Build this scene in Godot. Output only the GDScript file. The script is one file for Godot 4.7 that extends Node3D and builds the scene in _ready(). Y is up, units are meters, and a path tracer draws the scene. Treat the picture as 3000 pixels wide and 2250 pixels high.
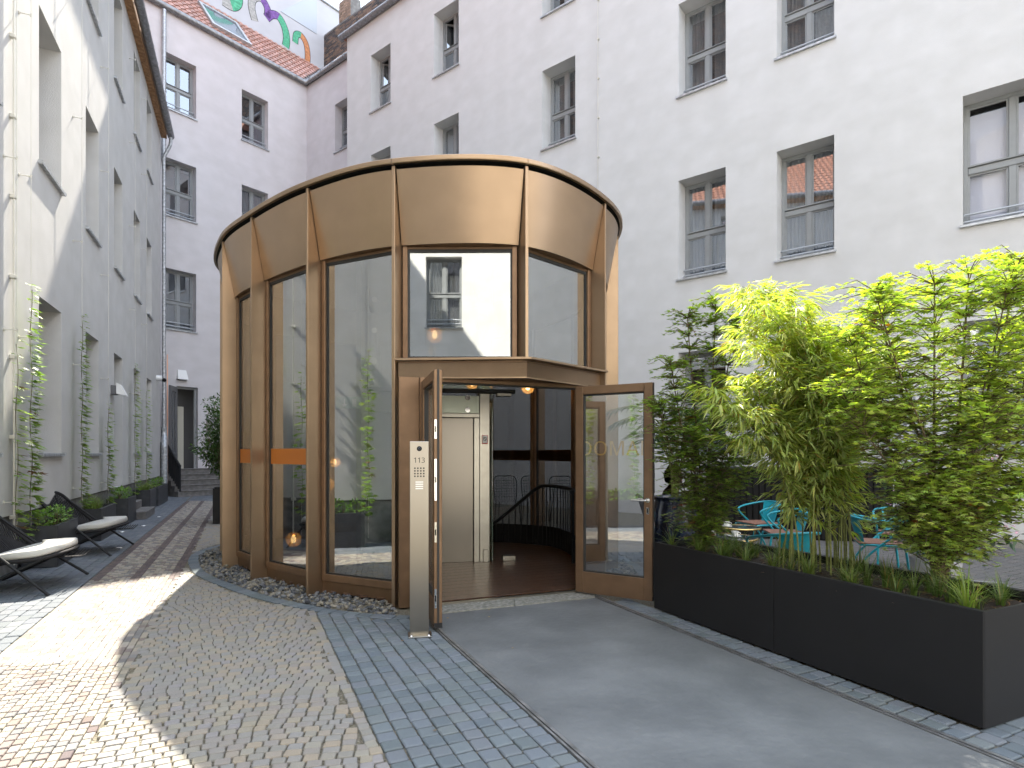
extends Node3D
# A courtyard with a round bronze entrance pavilion. Plan coordinates: x to the right, d = depth ahead of the viewer (world z = -d), metres.
const SKY_ENERGY := 1.1
const SUN_ENERGY := 1.6
const SUN_HIGH := 48.0      # degrees above the horizon
const EXPOSURE := 3.65
const ATTIC := [2.9, 4.7, 19.6]

class MB:
	var v := PackedVector3Array()
	var n := PackedVector3Array()
	var c := PackedColorArray()
	var uv := PackedVector2Array()
	var ix := PackedInt32Array()
	var col := Color.WHITE
	func vert(p: Vector3, nn: Vector3, t := Vector2.ZERO) -> int:
		v.append(p); n.append(nn); c.append(col); uv.append(t)
		return v.size() - 1
	func tri(a: Vector3, b: Vector3, d: Vector3) -> void:
		var nn := (b - a).cross(d - a).normalized()
		var k := v.size()
		vert(a, nn); vert(b, nn); vert(d, nn)
		ix.append(k); ix.append(k + 2); ix.append(k + 1)
	func quad(a: Vector3, b: Vector3, cc: Vector3, d: Vector3) -> void:
		var nn := (cc - a).cross(d - b).normalized()
		var k := v.size()
		vert(a, nn, Vector2(0, 1)); vert(b, nn, Vector2(1, 1)); vert(cc, nn, Vector2(1, 0)); vert(d, nn, Vector2(0, 0))
		for j in [0, 2, 1, 0, 3, 2]: ix.append(k + j)
	func quad_to(a: Vector3, b: Vector3, cc: Vector3, d: Vector3, out: Vector3) -> void:
		if (cc - a).cross(d - b).dot(out) < 0.0: quad(d, cc, b, a)
		else: quad(a, b, cc, d)
	func tri_to(a: Vector3, b: Vector3, d: Vector3, out: Vector3) -> void:
		if (b - a).cross(d - a).dot(out) < 0.0: tri(a, d, b)
		else: tri(a, b, d)
	# eight corners: bottom 0-3 round, top 4-7 above them
	func hexa(p: Array) -> void:
		var m := Vector3.ZERO
		for q in p: m += q
		m /= 8.0
		for f in [[0, 1, 2, 3], [4, 5, 6, 7], [0, 1, 5, 4], [1, 2, 6, 5], [2, 3, 7, 6], [3, 0, 4, 7]]:
			var mid: Vector3 = (p[f[0]] + p[f[1]] + p[f[2]] + p[f[3]]) / 4.0
			quad_to(p[f[0]], p[f[1]], p[f[2]], p[f[3]], mid - m)
	func box(t: Transform3D, s: Vector3, b := 0.0) -> void:
		var h := s / 2.0
		if b <= 0.0:
			var p := []
			for y in [-1, 1]:
				for q in [[-1, -1], [1, -1], [1, 1], [-1, 1]]: p.append(t * Vector3(q[0] * h.x, y * h.y, q[1] * h.z))
			hexa(p)
			return
		b = min(b, min(h.x, min(h.y, h.z)) * 0.9)
		var P := func(sx: int, sy: int, sz: int, k: int) -> Vector3:
			var q := Vector3(sx * (h.x - b), sy * (h.y - b), sz * (h.z - b))
			if k == 0: q.x = sx * h.x
			elif k == 1: q.y = sy * h.y
			else: q.z = sz * h.z
			return t * q
		var o := t.origin
		var bs := t.basis
		for s1 in [-1, 1]:
			quad_to(P.call(s1, -1, -1, 0), P.call(s1, 1, -1, 0), P.call(s1, 1, 1, 0), P.call(s1, -1, 1, 0), bs * Vector3(s1, 0, 0))
			quad_to(P.call(-1, s1, -1, 1), P.call(1, s1, -1, 1), P.call(1, s1, 1, 1), P.call(-1, s1, 1, 1), bs * Vector3(0, s1, 0))
			quad_to(P.call(-1, -1, s1, 2), P.call(1, -1, s1, 2), P.call(1, 1, s1, 2), P.call(-1, 1, s1, 2), bs * Vector3(0, 0, s1))
			for s2 in [-1, 1]:
				quad_to(P.call(s1, s2, -1, 0), P.call(s1, s2, 1, 0), P.call(s1, s2, 1, 1), P.call(s1, s2, -1, 1), bs * Vector3(s1, s2, 0))
				quad_to(P.call(s1, -1, s2, 0), P.call(s1, 1, s2, 0), P.call(s1, 1, s2, 2), P.call(s1, -1, s2, 2), bs * Vector3(s1, 0, s2))
				quad_to(P.call(-1, s1, s2, 1), P.call(1, s1, s2, 1), P.call(1, s1, s2, 2), P.call(-1, s1, s2, 2), bs * Vector3(0, s1, s2))
				for s3 in [-1, 1]:
					tri_to(P.call(s1, s2, s3, 0), P.call(s1, s2, s3, 1), P.call(s1, s2, s3, 2), bs * Vector3(s1, s2, s3))
	func tube(p: PackedVector3Array, r: Variant, sides := 8, caps := true, closed := false) -> void:
		var m := p.size()
		var up := Vector3.UP
		var t0 := (p[1] - p[0]).normalized()
		if absf(t0.dot(up)) > 0.9: up = Vector3.RIGHT
		var base := v.size()
		for i in m:
			var t: Vector3
			if closed: t = p[(i + 1) % m] - p[(i + m - 1) % m]
			else: t = p[mini(i + 1, m - 1)] - p[maxi(i - 1, 0)]
			t = t.normalized()
			up = (up - t * up.dot(t)).normalized()
			var side := t.cross(up)
			var rr: float = r if (r is float or r is int) else r[i]
			for k in sides:
				var a := TAU * k / sides
				var o := up * cos(a) + side * sin(a)
				vert(p[i] + o * rr, o, Vector2(float(k) / sides, i))
		var rings := m if closed else m - 1
		for i in rings:
			for k in sides:
				var a := base + i * sides + k
				var b := base + i * sides + (k + 1) % sides
				var a2 := base + ((i + 1) % m) * sides + k
				var b2 := base + ((i + 1) % m) * sides + (k + 1) % sides
				for j in [a, a2, b, b, a2, b2]: ix.append(j)
		if caps and not closed:
			for e in [0, m - 1]:
				var t := (p[1] - p[0]).normalized() * -1.0 if e == 0 else (p[m - 1] - p[m - 2]).normalized()
				var k0 := vert(p[e], t)
				var ring := []
				for k in sides: ring.append(vert(v[base + e * sides + k], t))
				for k in sides:
					var x: int = ring[k]
					var y: int = ring[(k + 1) % sides]
					if e == 0: for j in [k0, x, y]: ix.append(j)
					else: for j in [k0, y, x]: ix.append(j)
	# smooth sheet of rows x cols points, optional thickness away from `out`
	func sheet(g: Array, out: Vector3, thick := 0.0) -> void:
		var R := g.size()
		var C: int = g[0].size()
		var nn := []
		var flip := false
		var mid: Vector3 = (g[mini(1, R - 1)][C / 2] - g[0][C / 2]).cross(g[0][mini(C / 2 + 1, C - 1)] - g[0][maxi(C / 2 - 1, 0)])
		flip = mid.dot(out) < 0.0
		for i in R:
			var row := []
			for j in C:
				var du: Vector3 = g[mini(i + 1, R - 1)][j] - g[maxi(i - 1, 0)][j]
				var dv: Vector3 = g[i][mini(j + 1, C - 1)] - g[i][maxi(j - 1, 0)]
				var q := du.cross(dv).normalized()
				row.append(-q if flip else q)
			nn.append(row)
		var base := v.size()
		for i in R:
			for j in C: vert(g[i][j], nn[i][j], Vector2(float(j) / maxi(C - 1, 1), float(i) / maxi(R - 1, 1)))
		for i in R - 1:
			for j in C - 1:
				var a := base + i * C + j
				var b := a + 1
				var d := a + C
				var e := d + 1
				for k in ([a, b, d, b, e, d] if not flip else [a, d, b, b, d, e]): ix.append(k)
		if thick > 0.0:
			var bk := []
			for i in R:
				var row := []
				for j in C: row.append(g[i][j] - nn[i][j] * thick)
				bk.append(row)
			sheet(bk, -out)
			for i in R - 1:
				quad_to(g[i][0], g[i + 1][0], bk[i + 1][0], bk[i][0], g[i][0] - g[i][1])
				quad_to(g[i][C - 1], g[i + 1][C - 1], bk[i + 1][C - 1], bk[i][C - 1], g[i][C - 1] - g[i][C - 2])
			for j in C - 1:
				quad_to(g[0][j], g[0][j + 1], bk[0][j + 1], bk[0][j], g[0][j] - g[1][j])
				quad_to(g[R - 1][j], g[R - 1][j + 1], bk[R - 1][j + 1], bk[R - 1][j], g[R - 1][j] - g[R - 2][j])
	# lathe about the y axis of t; profile of (radius, height)
	func lathe(t: Transform3D, prof: Array, sides := 20) -> void:
		var g := []
		for q in prof:
			var row := []
			for k in sides + 1:
				var a := TAU * k / sides
				row.append(t * Vector3(q.x * cos(a), q.y, q.x * sin(a)))
			g.append(row)
		var m: int = prof.size() / 2
		sheet(g, g[m][sides / 2] - t * Vector3(0, prof[m].y, 0))
	# plan polygon (x, d) between two heights
	func prism(poly: PackedVector2Array, y0: float, y1: float, bottom := false) -> void:
		var m := poly.size()
		var mid := Vector2.ZERO
		for q in poly: mid += q / m
		var tr := Geometry2D.triangulate_polygon(poly)
		for k in tr.size() / 3:
			var a := poly[tr[3 * k]]; var b := poly[tr[3 * k + 1]]; var d := poly[tr[3 * k + 2]]
			tri_to(Vector3(a.x, y1, -a.y), Vector3(b.x, y1, -b.y), Vector3(d.x, y1, -d.y), Vector3.UP)
			if bottom: tri_to(Vector3(a.x, y0, -a.y), Vector3(b.x, y0, -b.y), Vector3(d.x, y0, -d.y), Vector3.DOWN)
		if y1 > y0:
			var cw := Geometry2D.is_polygon_clockwise(poly)
			for i in m:
				var a := poly[i]; var b := poly[(i + 1) % m]
				var o := Vector2(b.y - a.y, a.x - b.x) * (1.0 if not cw else -1.0)
				quad_to(Vector3(a.x, y0, -a.y), Vector3(b.x, y0, -b.y), Vector3(b.x, y1, -b.y), Vector3(a.x, y1, -a.y), Vector3(o.x, 0, -o.y))
	func add(o: MB, t: Transform3D) -> void:
		var k := v.size()
		for i in o.v.size():
			v.append(t * o.v[i]); n.append((t.basis * o.n[i]).normalized()); c.append(o.c[i]); uv.append(o.uv[i])
		for i in o.ix: ix.append(i + k)
	func mesh() -> ArrayMesh:
		var a := []
		a.resize(Mesh.ARRAY_MAX)
		a[Mesh.ARRAY_VERTEX] = v; a[Mesh.ARRAY_NORMAL] = n; a[Mesh.ARRAY_COLOR] = c; a[Mesh.ARRAY_TEX_UV] = uv; a[Mesh.ARRAY_INDEX] = ix
		var m := ArrayMesh.new()
		m.add_surface_from_arrays(Mesh.PRIMITIVE_TRIANGLES, a)
		return m

var M := {}          # materials
var used := {}       # names taken
var rng := RandomNumberGenerator.new()

func V(x: float, y: float, d: float) -> Vector3: return Vector3(x, y, -d)
func P3(p: Vector2, y: float) -> Vector3: return Vector3(p.x, y, -p.y)
func rf(a: float, b: float) -> float: return rng.randf_range(a, b)
func at(p: Vector3, turn := 0.0) -> Transform3D: return Transform3D(Basis(Vector3.UP, turn), p)
func lin(r: float, g: float, b: float) -> Color: return Color(r, g, b).linear_to_srgb()

func numbered(called: String) -> String:
	var k: int = used.get(called, 0)
	used[called] = k + 1
	return called if k == 0 else "%s_%03d" % [called, k]
func tag(o: Node, label: String, category := "", group := "", kind := "") -> void:
	if label: o.set_meta("label", label)
	if category: o.set_meta("category", category)
	if group: o.set_meta("group", group)
	if kind: o.set_meta("kind", kind)
func thing(called: String, label: String, category: String, group := "", where := Vector3.ZERO, turn := 0.0) -> Node3D:
	var o := Node3D.new()
	o.name = numbered(called)
	add_child(o)
	o.position = where
	o.rotation.y = turn
	tag(o, label, category, group)
	return o
func setting(called: String) -> Node3D:
	var o := Node3D.new()
	o.name = numbered(called)
	add_child(o)
	o.set_meta("kind", "structure")
	return o
func holder(called: String, parent: Node3D) -> Node3D:
	var o := Node3D.new()
	o.name = called
	parent.add_child(o, true)
	return o
# commit a mesh builder under a parent; vertices are in the parent's own space
func put(called: String, mb: MB, m: Material, parent: Node3D = self) -> MeshInstance3D:
	var o := MeshInstance3D.new()
	o.name = called if parent != self else numbered(called)
	var me := mb.mesh()
	me.surface_set_material(0, m)
	o.mesh = me
	parent.add_child(o, true)
	return o
func put_mesh(called: String, me: Mesh, t: Transform3D, parent: Node3D) -> MeshInstance3D:
	var o := MeshInstance3D.new()
	o.name = called
	o.mesh = me
	o.transform = t
	parent.add_child(o, true)
	return o
# move a thing's node to its base; parts keep their place in the world
func rebase(o: Node3D, p: Vector3) -> void:
	for k in o.get_children(): if k is Node3D: k.position -= p
	o.position += p
func copy_of(o: Node3D, label: String, where: Vector3, turn: float) -> Node3D:
	var q: Node3D = o.duplicate()
	var plain := String(o.name).rstrip("0123456789").trim_suffix("_")
	q.name = numbered(plain)
	add_child(q)
	q.position = where
	q.rotation.y = turn
	q.set_meta("label", label)
	return q

func noise_tex(freq: float, lo: Color, hi: Color, size := 512, octaves := 4, type := FastNoiseLite.TYPE_SIMPLEX_SMOOTH, sd := 1) -> NoiseTexture2D:
	var f := FastNoiseLite.new()
	f.noise_type = type; f.frequency = freq; f.fractal_octaves = octaves; f.seed = sd
	var g := Gradient.new()
	g.offsets = PackedFloat32Array([0.15, 0.85]); g.colors = PackedColorArray([lo, hi])
	var t := NoiseTexture2D.new()
	t.width = size; t.height = size; t.seamless = true; t.noise = f; t.color_ramp = g
	return t
func bump_tex(freq: float, size := 512, octaves := 4, strength := 4.0, type := FastNoiseLite.TYPE_SIMPLEX_SMOOTH) -> NoiseTexture2D:
	var f := FastNoiseLite.new()
	f.noise_type = type; f.frequency = freq; f.fractal_octaves = octaves; f.seed = 7
	var t := NoiseTexture2D.new()
	t.width = size; t.height = size; t.seamless = true; t.noise = f; t.as_normal_map = true; t.bump_strength = strength
	return t
func mat(c: Color, rough := 0.8, metal := 0.0, spec := 0.5) -> StandardMaterial3D:
	var m := StandardMaterial3D.new()
	m.albedo_color = c; m.roughness = rough; m.metallic = metal; m.metallic_specular = spec
	return m
func grain(m: StandardMaterial3D, tex: Texture2D, scale: float, normal: Texture2D = null, nscale := 1.0) -> StandardMaterial3D:
	m.albedo_texture = tex
	m.uv1_triplanar = true; m.uv1_world_triplanar = true
	m.uv1_scale = Vector3.ONE * scale
	if normal:
		m.normal_enabled = true; m.normal_texture = normal; m.normal_scale = nscale
	return m

func materials() -> void:
	var soft := noise_tex(0.006, Color(0.955, 0.955, 0.95), Color(1, 1, 1), 512, 6)
	var mottled := noise_tex(0.012, Color(0.74, 0.74, 0.73), Color(1, 1, 1), 512, 6)
	var fine := noise_tex(0.09, Color(0.8, 0.8, 0.8), Color(1, 1, 1), 512, 4, FastNoiseLite.TYPE_SIMPLEX, 3)
	var speck := noise_tex(0.16, Color(0.62, 0.62, 0.62), Color(1, 1, 1), 512, 3, FastNoiseLite.TYPE_SIMPLEX, 4)
	var stucco := bump_tex(0.16, 1024, 4, 5.0)
	var gritty := bump_tex(0.08, 512, 3, 5.0)
	var wavy := bump_tex(0.012, 256, 3, 3.0)
	M.soft = soft
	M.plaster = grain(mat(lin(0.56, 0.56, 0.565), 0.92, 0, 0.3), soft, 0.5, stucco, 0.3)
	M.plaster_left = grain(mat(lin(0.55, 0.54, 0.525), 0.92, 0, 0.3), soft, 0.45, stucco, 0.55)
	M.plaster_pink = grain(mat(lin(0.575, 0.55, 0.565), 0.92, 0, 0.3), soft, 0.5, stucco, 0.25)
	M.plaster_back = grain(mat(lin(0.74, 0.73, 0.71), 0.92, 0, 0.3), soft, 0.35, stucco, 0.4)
	M.white_wall = grain(mat(lin(0.5, 0.51, 0.54), 0.9, 0, 0.3), soft, 0.3)
	M.plinth = grain(mat(lin(0.25, 0.245, 0.24), 0.9), mottled, 0.8, stucco, 0.6)
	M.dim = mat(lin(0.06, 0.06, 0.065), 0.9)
	M.frame = grain(mat(lin(0.25, 0.262, 0.27), 0.45), soft, 1.0)
	M.zinc = grain(mat(lin(0.56, 0.58, 0.61), 0.4, 0.5), mottled, 1.4)
	M.zinc_dark = grain(mat(lin(0.33, 0.335, 0.35), 0.45, 0.6), mottled, 1.2)
	M.steel_rail = mat(lin(0.38, 0.4, 0.43), 0.4, 0.4)
	M.curtain = grain(mat(lin(0.3, 0.31, 0.32), 0.95), fine, 3.0)
	M.blind = mat(lin(0.42, 0.43, 0.5), 0.9)
	M.wood_fascia = grain(mat(lin(0.46, 0.25, 0.11), 0.6), noise_tex(0.02, Color(0.72, 0.68, 0.62), Color(1, 1, 1), 256, 5), 1.2)
	var p := mat(Color(0.03, 0.035, 0.04, 0.68), 0.02)
	p.transparency = BaseMaterial3D.TRANSPARENCY_ALPHA
	M.glass = p
	var dg := p.duplicate()
	dg.albedo_color = Color(0.03, 0.035, 0.04, 0.12)
	M.door_glass = dg
	var white := Image.create(4, 4, false, Image.FORMAT_RGB8)
	white.fill(Color.WHITE)
	var coat := mat(Color(0.88, 0.9, 0.91, 0.44), 0.015, 1.0)
	coat.transparency = BaseMaterial3D.TRANSPARENCY_ALPHA
	coat.albedo_texture = ImageTexture.create_from_image(white)
	M.coat = coat
	var wcoat := coat.duplicate()
	wcoat.albedo_color = Color(0.84, 0.87, 0.9, 0.42)
	M.window_coat = wcoat
	var wc := p.duplicate()
	wc.albedo_color = Color(0.2, 0.22, 0.24, 0.06)
	M.window_clear = wc
	var gg := mat(Color(0.62, 0.78, 0.7, 0.2), 0.03)
	gg.transparency = BaseMaterial3D.TRANSPARENCY_ALPHA
	M.green_glass = gg
	M.bronze = grain(mat(lin(0.345, 0.248, 0.167), 0.35, 0.86), noise_tex(0.01, Color(0.95, 0.95, 0.95), Color(1, 1, 1), 256, 4), 0.8)
	M.bronze_frame = grain(mat(lin(0.215, 0.132, 0.078), 0.42, 0.55), noise_tex(0.02, Color(0.9, 0.9, 0.9), Color(1, 1, 1), 256, 4), 1.0)
	M.band = mat(Color(0.68, 0.4, 0.15, 0.92), 0.5)
	M.band.transparency = BaseMaterial3D.TRANSPARENCY_ALPHA
	M.gold = mat(lin(0.55, 0.36, 0.12), 0.45, 0.2)
	M.gasket = mat(lin(0.02, 0.02, 0.02), 0.6)
	M.anthracite = grain(mat(lin(0.015, 0.015, 0.0165), 0.5, 0.0, 0.35), soft, 0.8)
	M.planter_blue = grain(mat(lin(0.045, 0.048, 0.056), 0.5), mottled, 0.9)
	M.black_metal = mat(lin(0.016, 0.017, 0.019), 0.55, 0.0, 0.35)
	M.rope = grain(mat(lin(0.016, 0.015, 0.018), 0.85), fine, 6.0)
	M.cushion = grain(mat(lin(0.62, 0.61, 0.58), 0.95), fine, 9.0, gritty, 0.25)
	var st := grain(mat(lin(0.36, 0.345, 0.31), 0.3, 1.0), noise_tex(0.02, Color(0.93, 0.93, 0.93), Color(1, 1, 1), 256, 4), 1.0)
	M.steel = st
	var br := mat(lin(0.35, 0.325, 0.29), 0.32, 1.0)
	br.anisotropy_enabled = true; br.anisotropy = 0.6
	M.steel_brushed = br
	var lft := br.duplicate()
	lft.albedo_color = lin(0.25, 0.23, 0.205)
	M.steel_lift = lft
	M.chrome = mat(lin(0.75, 0.75, 0.75), 0.12, 1.0)
	M.white_plastic = mat(lin(0.75, 0.75, 0.74), 0.4)
	M.grey_plastic = mat(lin(0.12, 0.12, 0.125), 0.5)
	M.teal = mat(lin(0.005, 0.26, 0.33), 0.35, 0.0, 0.5)
	M.seat_wood = grain(mat(lin(0.3, 0.14, 0.09), 0.6), noise_tex(0.03, Color(0.7, 0.66, 0.62), Color(1, 1, 1), 256, 5), 3.0)
	M.brass = mat(lin(0.75, 0.52, 0.2), 0.25, 1.0)
	M.table_glass = mat(lin(0.06, 0.07, 0.07), 0.06, 0.0, 0.6)
	M.china = mat(lin(0.75, 0.74, 0.7), 0.2)
	M.pot_glaze = grain(mat(lin(0.018, 0.03, 0.06), 0.18, 0.0, 0.6), noise_tex(0.02, Color(0.35, 0.4, 0.5), Color(1, 1, 1), 256, 5), 1.6)
	M.soil = grain(mat(lin(0.05, 0.034, 0.024), 0.95), noise_tex(0.05, Color(0.4, 0.35, 0.3), Color(1, 1, 1), 512, 5), 2.2, gritty, 1.2)
	M.bark = grain(mat(lin(0.16, 0.12, 0.065), 0.85), mottled, 6.0, gritty, 0.6)
	M.culm = grain(mat(lin(0.22, 0.24, 0.06), 0.55), mottled, 5.0)
	M.tile = grain(mat(lin(0.56, 0.28, 0.2), 0.34), mottled, 1.0)
	M.brick = mat(Color.WHITE, 0.9)
	M.brick.vertex_color_use_as_albedo = true
	grain(M.brick, mottled, 1.2)
	M.copper = mat(lin(0.72, 0.42, 0.3), 0.3, 0.7)
	M.wood_floor = grain(mat(lin(0.115, 0.062, 0.036), 0.3), noise_tex(0.02, Color(0.6, 0.56, 0.52), Color(1, 1, 1), 512, 5), 1.6)
	M.joint = grain(mat(lin(0.26, 0.24, 0.2), 0.95), noise_tex(0.06, Color(0.55, 0.53, 0.45), Color(1, 1, 1), 512, 5), 1.4, gritty, 1.0)
	M.slab = grain(mat(lin(0.15, 0.16, 0.168), 0.62, 0, 0.45), noise_tex(0.005, Color(0.86, 0.865, 0.87), Color(1, 1, 1), 1024, 8), 0.3, gritty, 0.12)
	M.threshold = grain(mat(lin(0.33, 0.33, 0.31), 0.75), noise_tex(0.03, Color(0.7, 0.7, 0.68), Color(1, 1, 1), 512, 6), 1.2, gritty, 0.3)
	M.step = grain(mat(lin(0.19, 0.18, 0.175), 0.85), mottled, 0.9, gritty, 0.4)
	for q in [["cobble", fine, 5.0, gritty, 0.7], ["slate", speck, 5.0, gritty, 0.8], ["paver", fine, 4.0, gritty, 0.5]]:
		var s := mat(Color.WHITE, 0.78, 0, 0.4)
		s.vertex_color_use_as_albedo = true
		M[q[0]] = grain(s, q[1], q[2], q[3], q[4])
	M.gravel = mat(Color.WHITE, 0.75, 0, 0.4)
	M.gravel.vertex_color_use_as_albedo = true
	grain(M.gravel, mottled, 8.0)
	for q in [["leaf", Color(0.95, 1.0, 0.45)], ["leaf_soft", Color(0.7, 0.8, 0.35)]]:
		var l := mat(Color.WHITE, 0.4, 0, 0.5)
		l.vertex_color_use_as_albedo = true
		l.backlight_enabled = true
		l.backlight = q[1]
		M[q[0]] = l
	M.petal = mat(lin(0.75, 0.42, 0.55), 0.6)
	M.print_ = mat(Color.WHITE, 0.9)
	M.print_.vertex_color_use_as_albedo = true
	grain(M.print_, noise_tex(0.03, Color(0.72, 0.75, 0.74), Color(1, 1, 1), 256, 5), 1.0)
	M.cable = mat(lin(0.6, 0.58, 0.52), 0.4, 0.3)
	M.red = mat(lin(0.5, 0.04, 0.04), 0.5)
	M.black = mat(lin(0.012, 0.012, 0.012), 0.8, 0.0, 0.25)
	M.yellow = mat(lin(0.6, 0.5, 0.03), 0.5)
	M.sign_green = mat(lin(0.02, 0.3, 0.16), 0.4)
	M.denim = grain(mat(lin(0.03, 0.04, 0.07), 0.95), fine, 8.0)
	M.shirt = grain(mat(lin(0.06, 0.065, 0.075), 0.95), fine, 6.0)
	M.skin = mat(lin(0.45, 0.27, 0.19), 0.55)
	M.amber = mat(Color(1.0, 0.9, 0.7, 0.12), 0.05)
	M.amber.transparency = BaseMaterial3D.TRANSPARENCY_ALPHA
	M.bulb = mat(lin(1.0, 0.75, 0.4), 0.4)
	M.bulb.emission_enabled = true
	M.bulb.emission = Color(1.0, 0.86, 0.58)
	M.bulb.emission_energy_multiplier = 1.1

class Face:
	var o: Vector2
	var dir: Vector2
	var nrm: Vector2
	func _init(a: Vector2, b: Vector2, c: Vector2) -> void:
		o = a; dir = b.normalized(); nrm = c.normalized()
	func w(u: float, y: float, d: float) -> Vector3:   # along the wall, height, depth inwards
		var q := o + dir * u - nrm * d
		return Vector3(q.x, y, -q.y)
	func n3() -> Vector3: return Vector3(nrm.x, 0, -nrm.y)
	func d3() -> Vector3: return Vector3(dir.x, 0, -dir.y)
	func box(mb: MB, u0: float, u1: float, y0: float, y1: float, d0: float, d1: float, b := 0.0) -> void:
		if b <= 0.0:
			mb.hexa([w(u0, y0, d0), w(u1, y0, d0), w(u1, y0, d1), w(u0, y0, d1), w(u0, y1, d0), w(u1, y1, d0), w(u1, y1, d1), w(u0, y1, d1)])
		else:
			mb.box(Transform3D(Basis(d3(), Vector3.UP, d3().cross(Vector3.UP)), w((u0 + u1) / 2, (y0 + y1) / 2, (d0 + d1) / 2)), Vector3(u1 - u0, y1 - y0, absf(d1 - d0)), b)

func facade(f: Face, L: float, y0: float, y1: float, holes: Array, depth: float) -> MB:
	var mb := MB.new()
	var us := [0.0, L]
	var vs := [y0, y1]
	for h in holes:
		us.append(h[0]); us.append(h[1]); vs.append(h[2]); vs.append(h[3])
	us.sort(); vs.sort()
	for i in us.size() - 1:
		if us[i + 1] - us[i] < 1e-4: continue
		for j in vs.size() - 1:
			if vs[j + 1] - vs[j] < 1e-4: continue
			var uc: float = (us[i] + us[i + 1]) / 2
			var vc: float = (vs[j] + vs[j + 1]) / 2
			var open := false
			for h in holes:
				if uc > h[0] and uc < h[1] and vc > h[2] and vc < h[3]: open = true
			if not open:
				mb.quad_to(f.w(us[i], vs[j], 0), f.w(us[i + 1], vs[j], 0), f.w(us[i + 1], vs[j + 1], 0), f.w(us[i], vs[j + 1], 0), f.n3())
	for h in holes:
		var a: float = h[0]; var b: float = h[1]; var c: float = h[2]; var e: float = h[3]
		mb.quad_to(f.w(a, c, 0), f.w(a, e, 0), f.w(a, e, depth), f.w(a, c, depth), f.d3())
		mb.quad_to(f.w(b, c, 0), f.w(b, e, 0), f.w(b, e, depth), f.w(b, c, depth), -f.d3())
		mb.quad_to(f.w(a, e, 0), f.w(b, e, 0), f.w(b, e, depth), f.w(a, e, depth), Vector3.DOWN)
		mb.quad_to(f.w(a, c, 0), f.w(b, c, 0), f.w(b, c, depth), f.w(a, c, depth), Vector3.UP)
	# the wall's thickness seen from above and from its ends
	mb.quad_to(f.w(0, y1, 0), f.w(L, y1, 0), f.w(L, y1, depth), f.w(0, y1, depth), Vector3.UP)
	return mb

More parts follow.
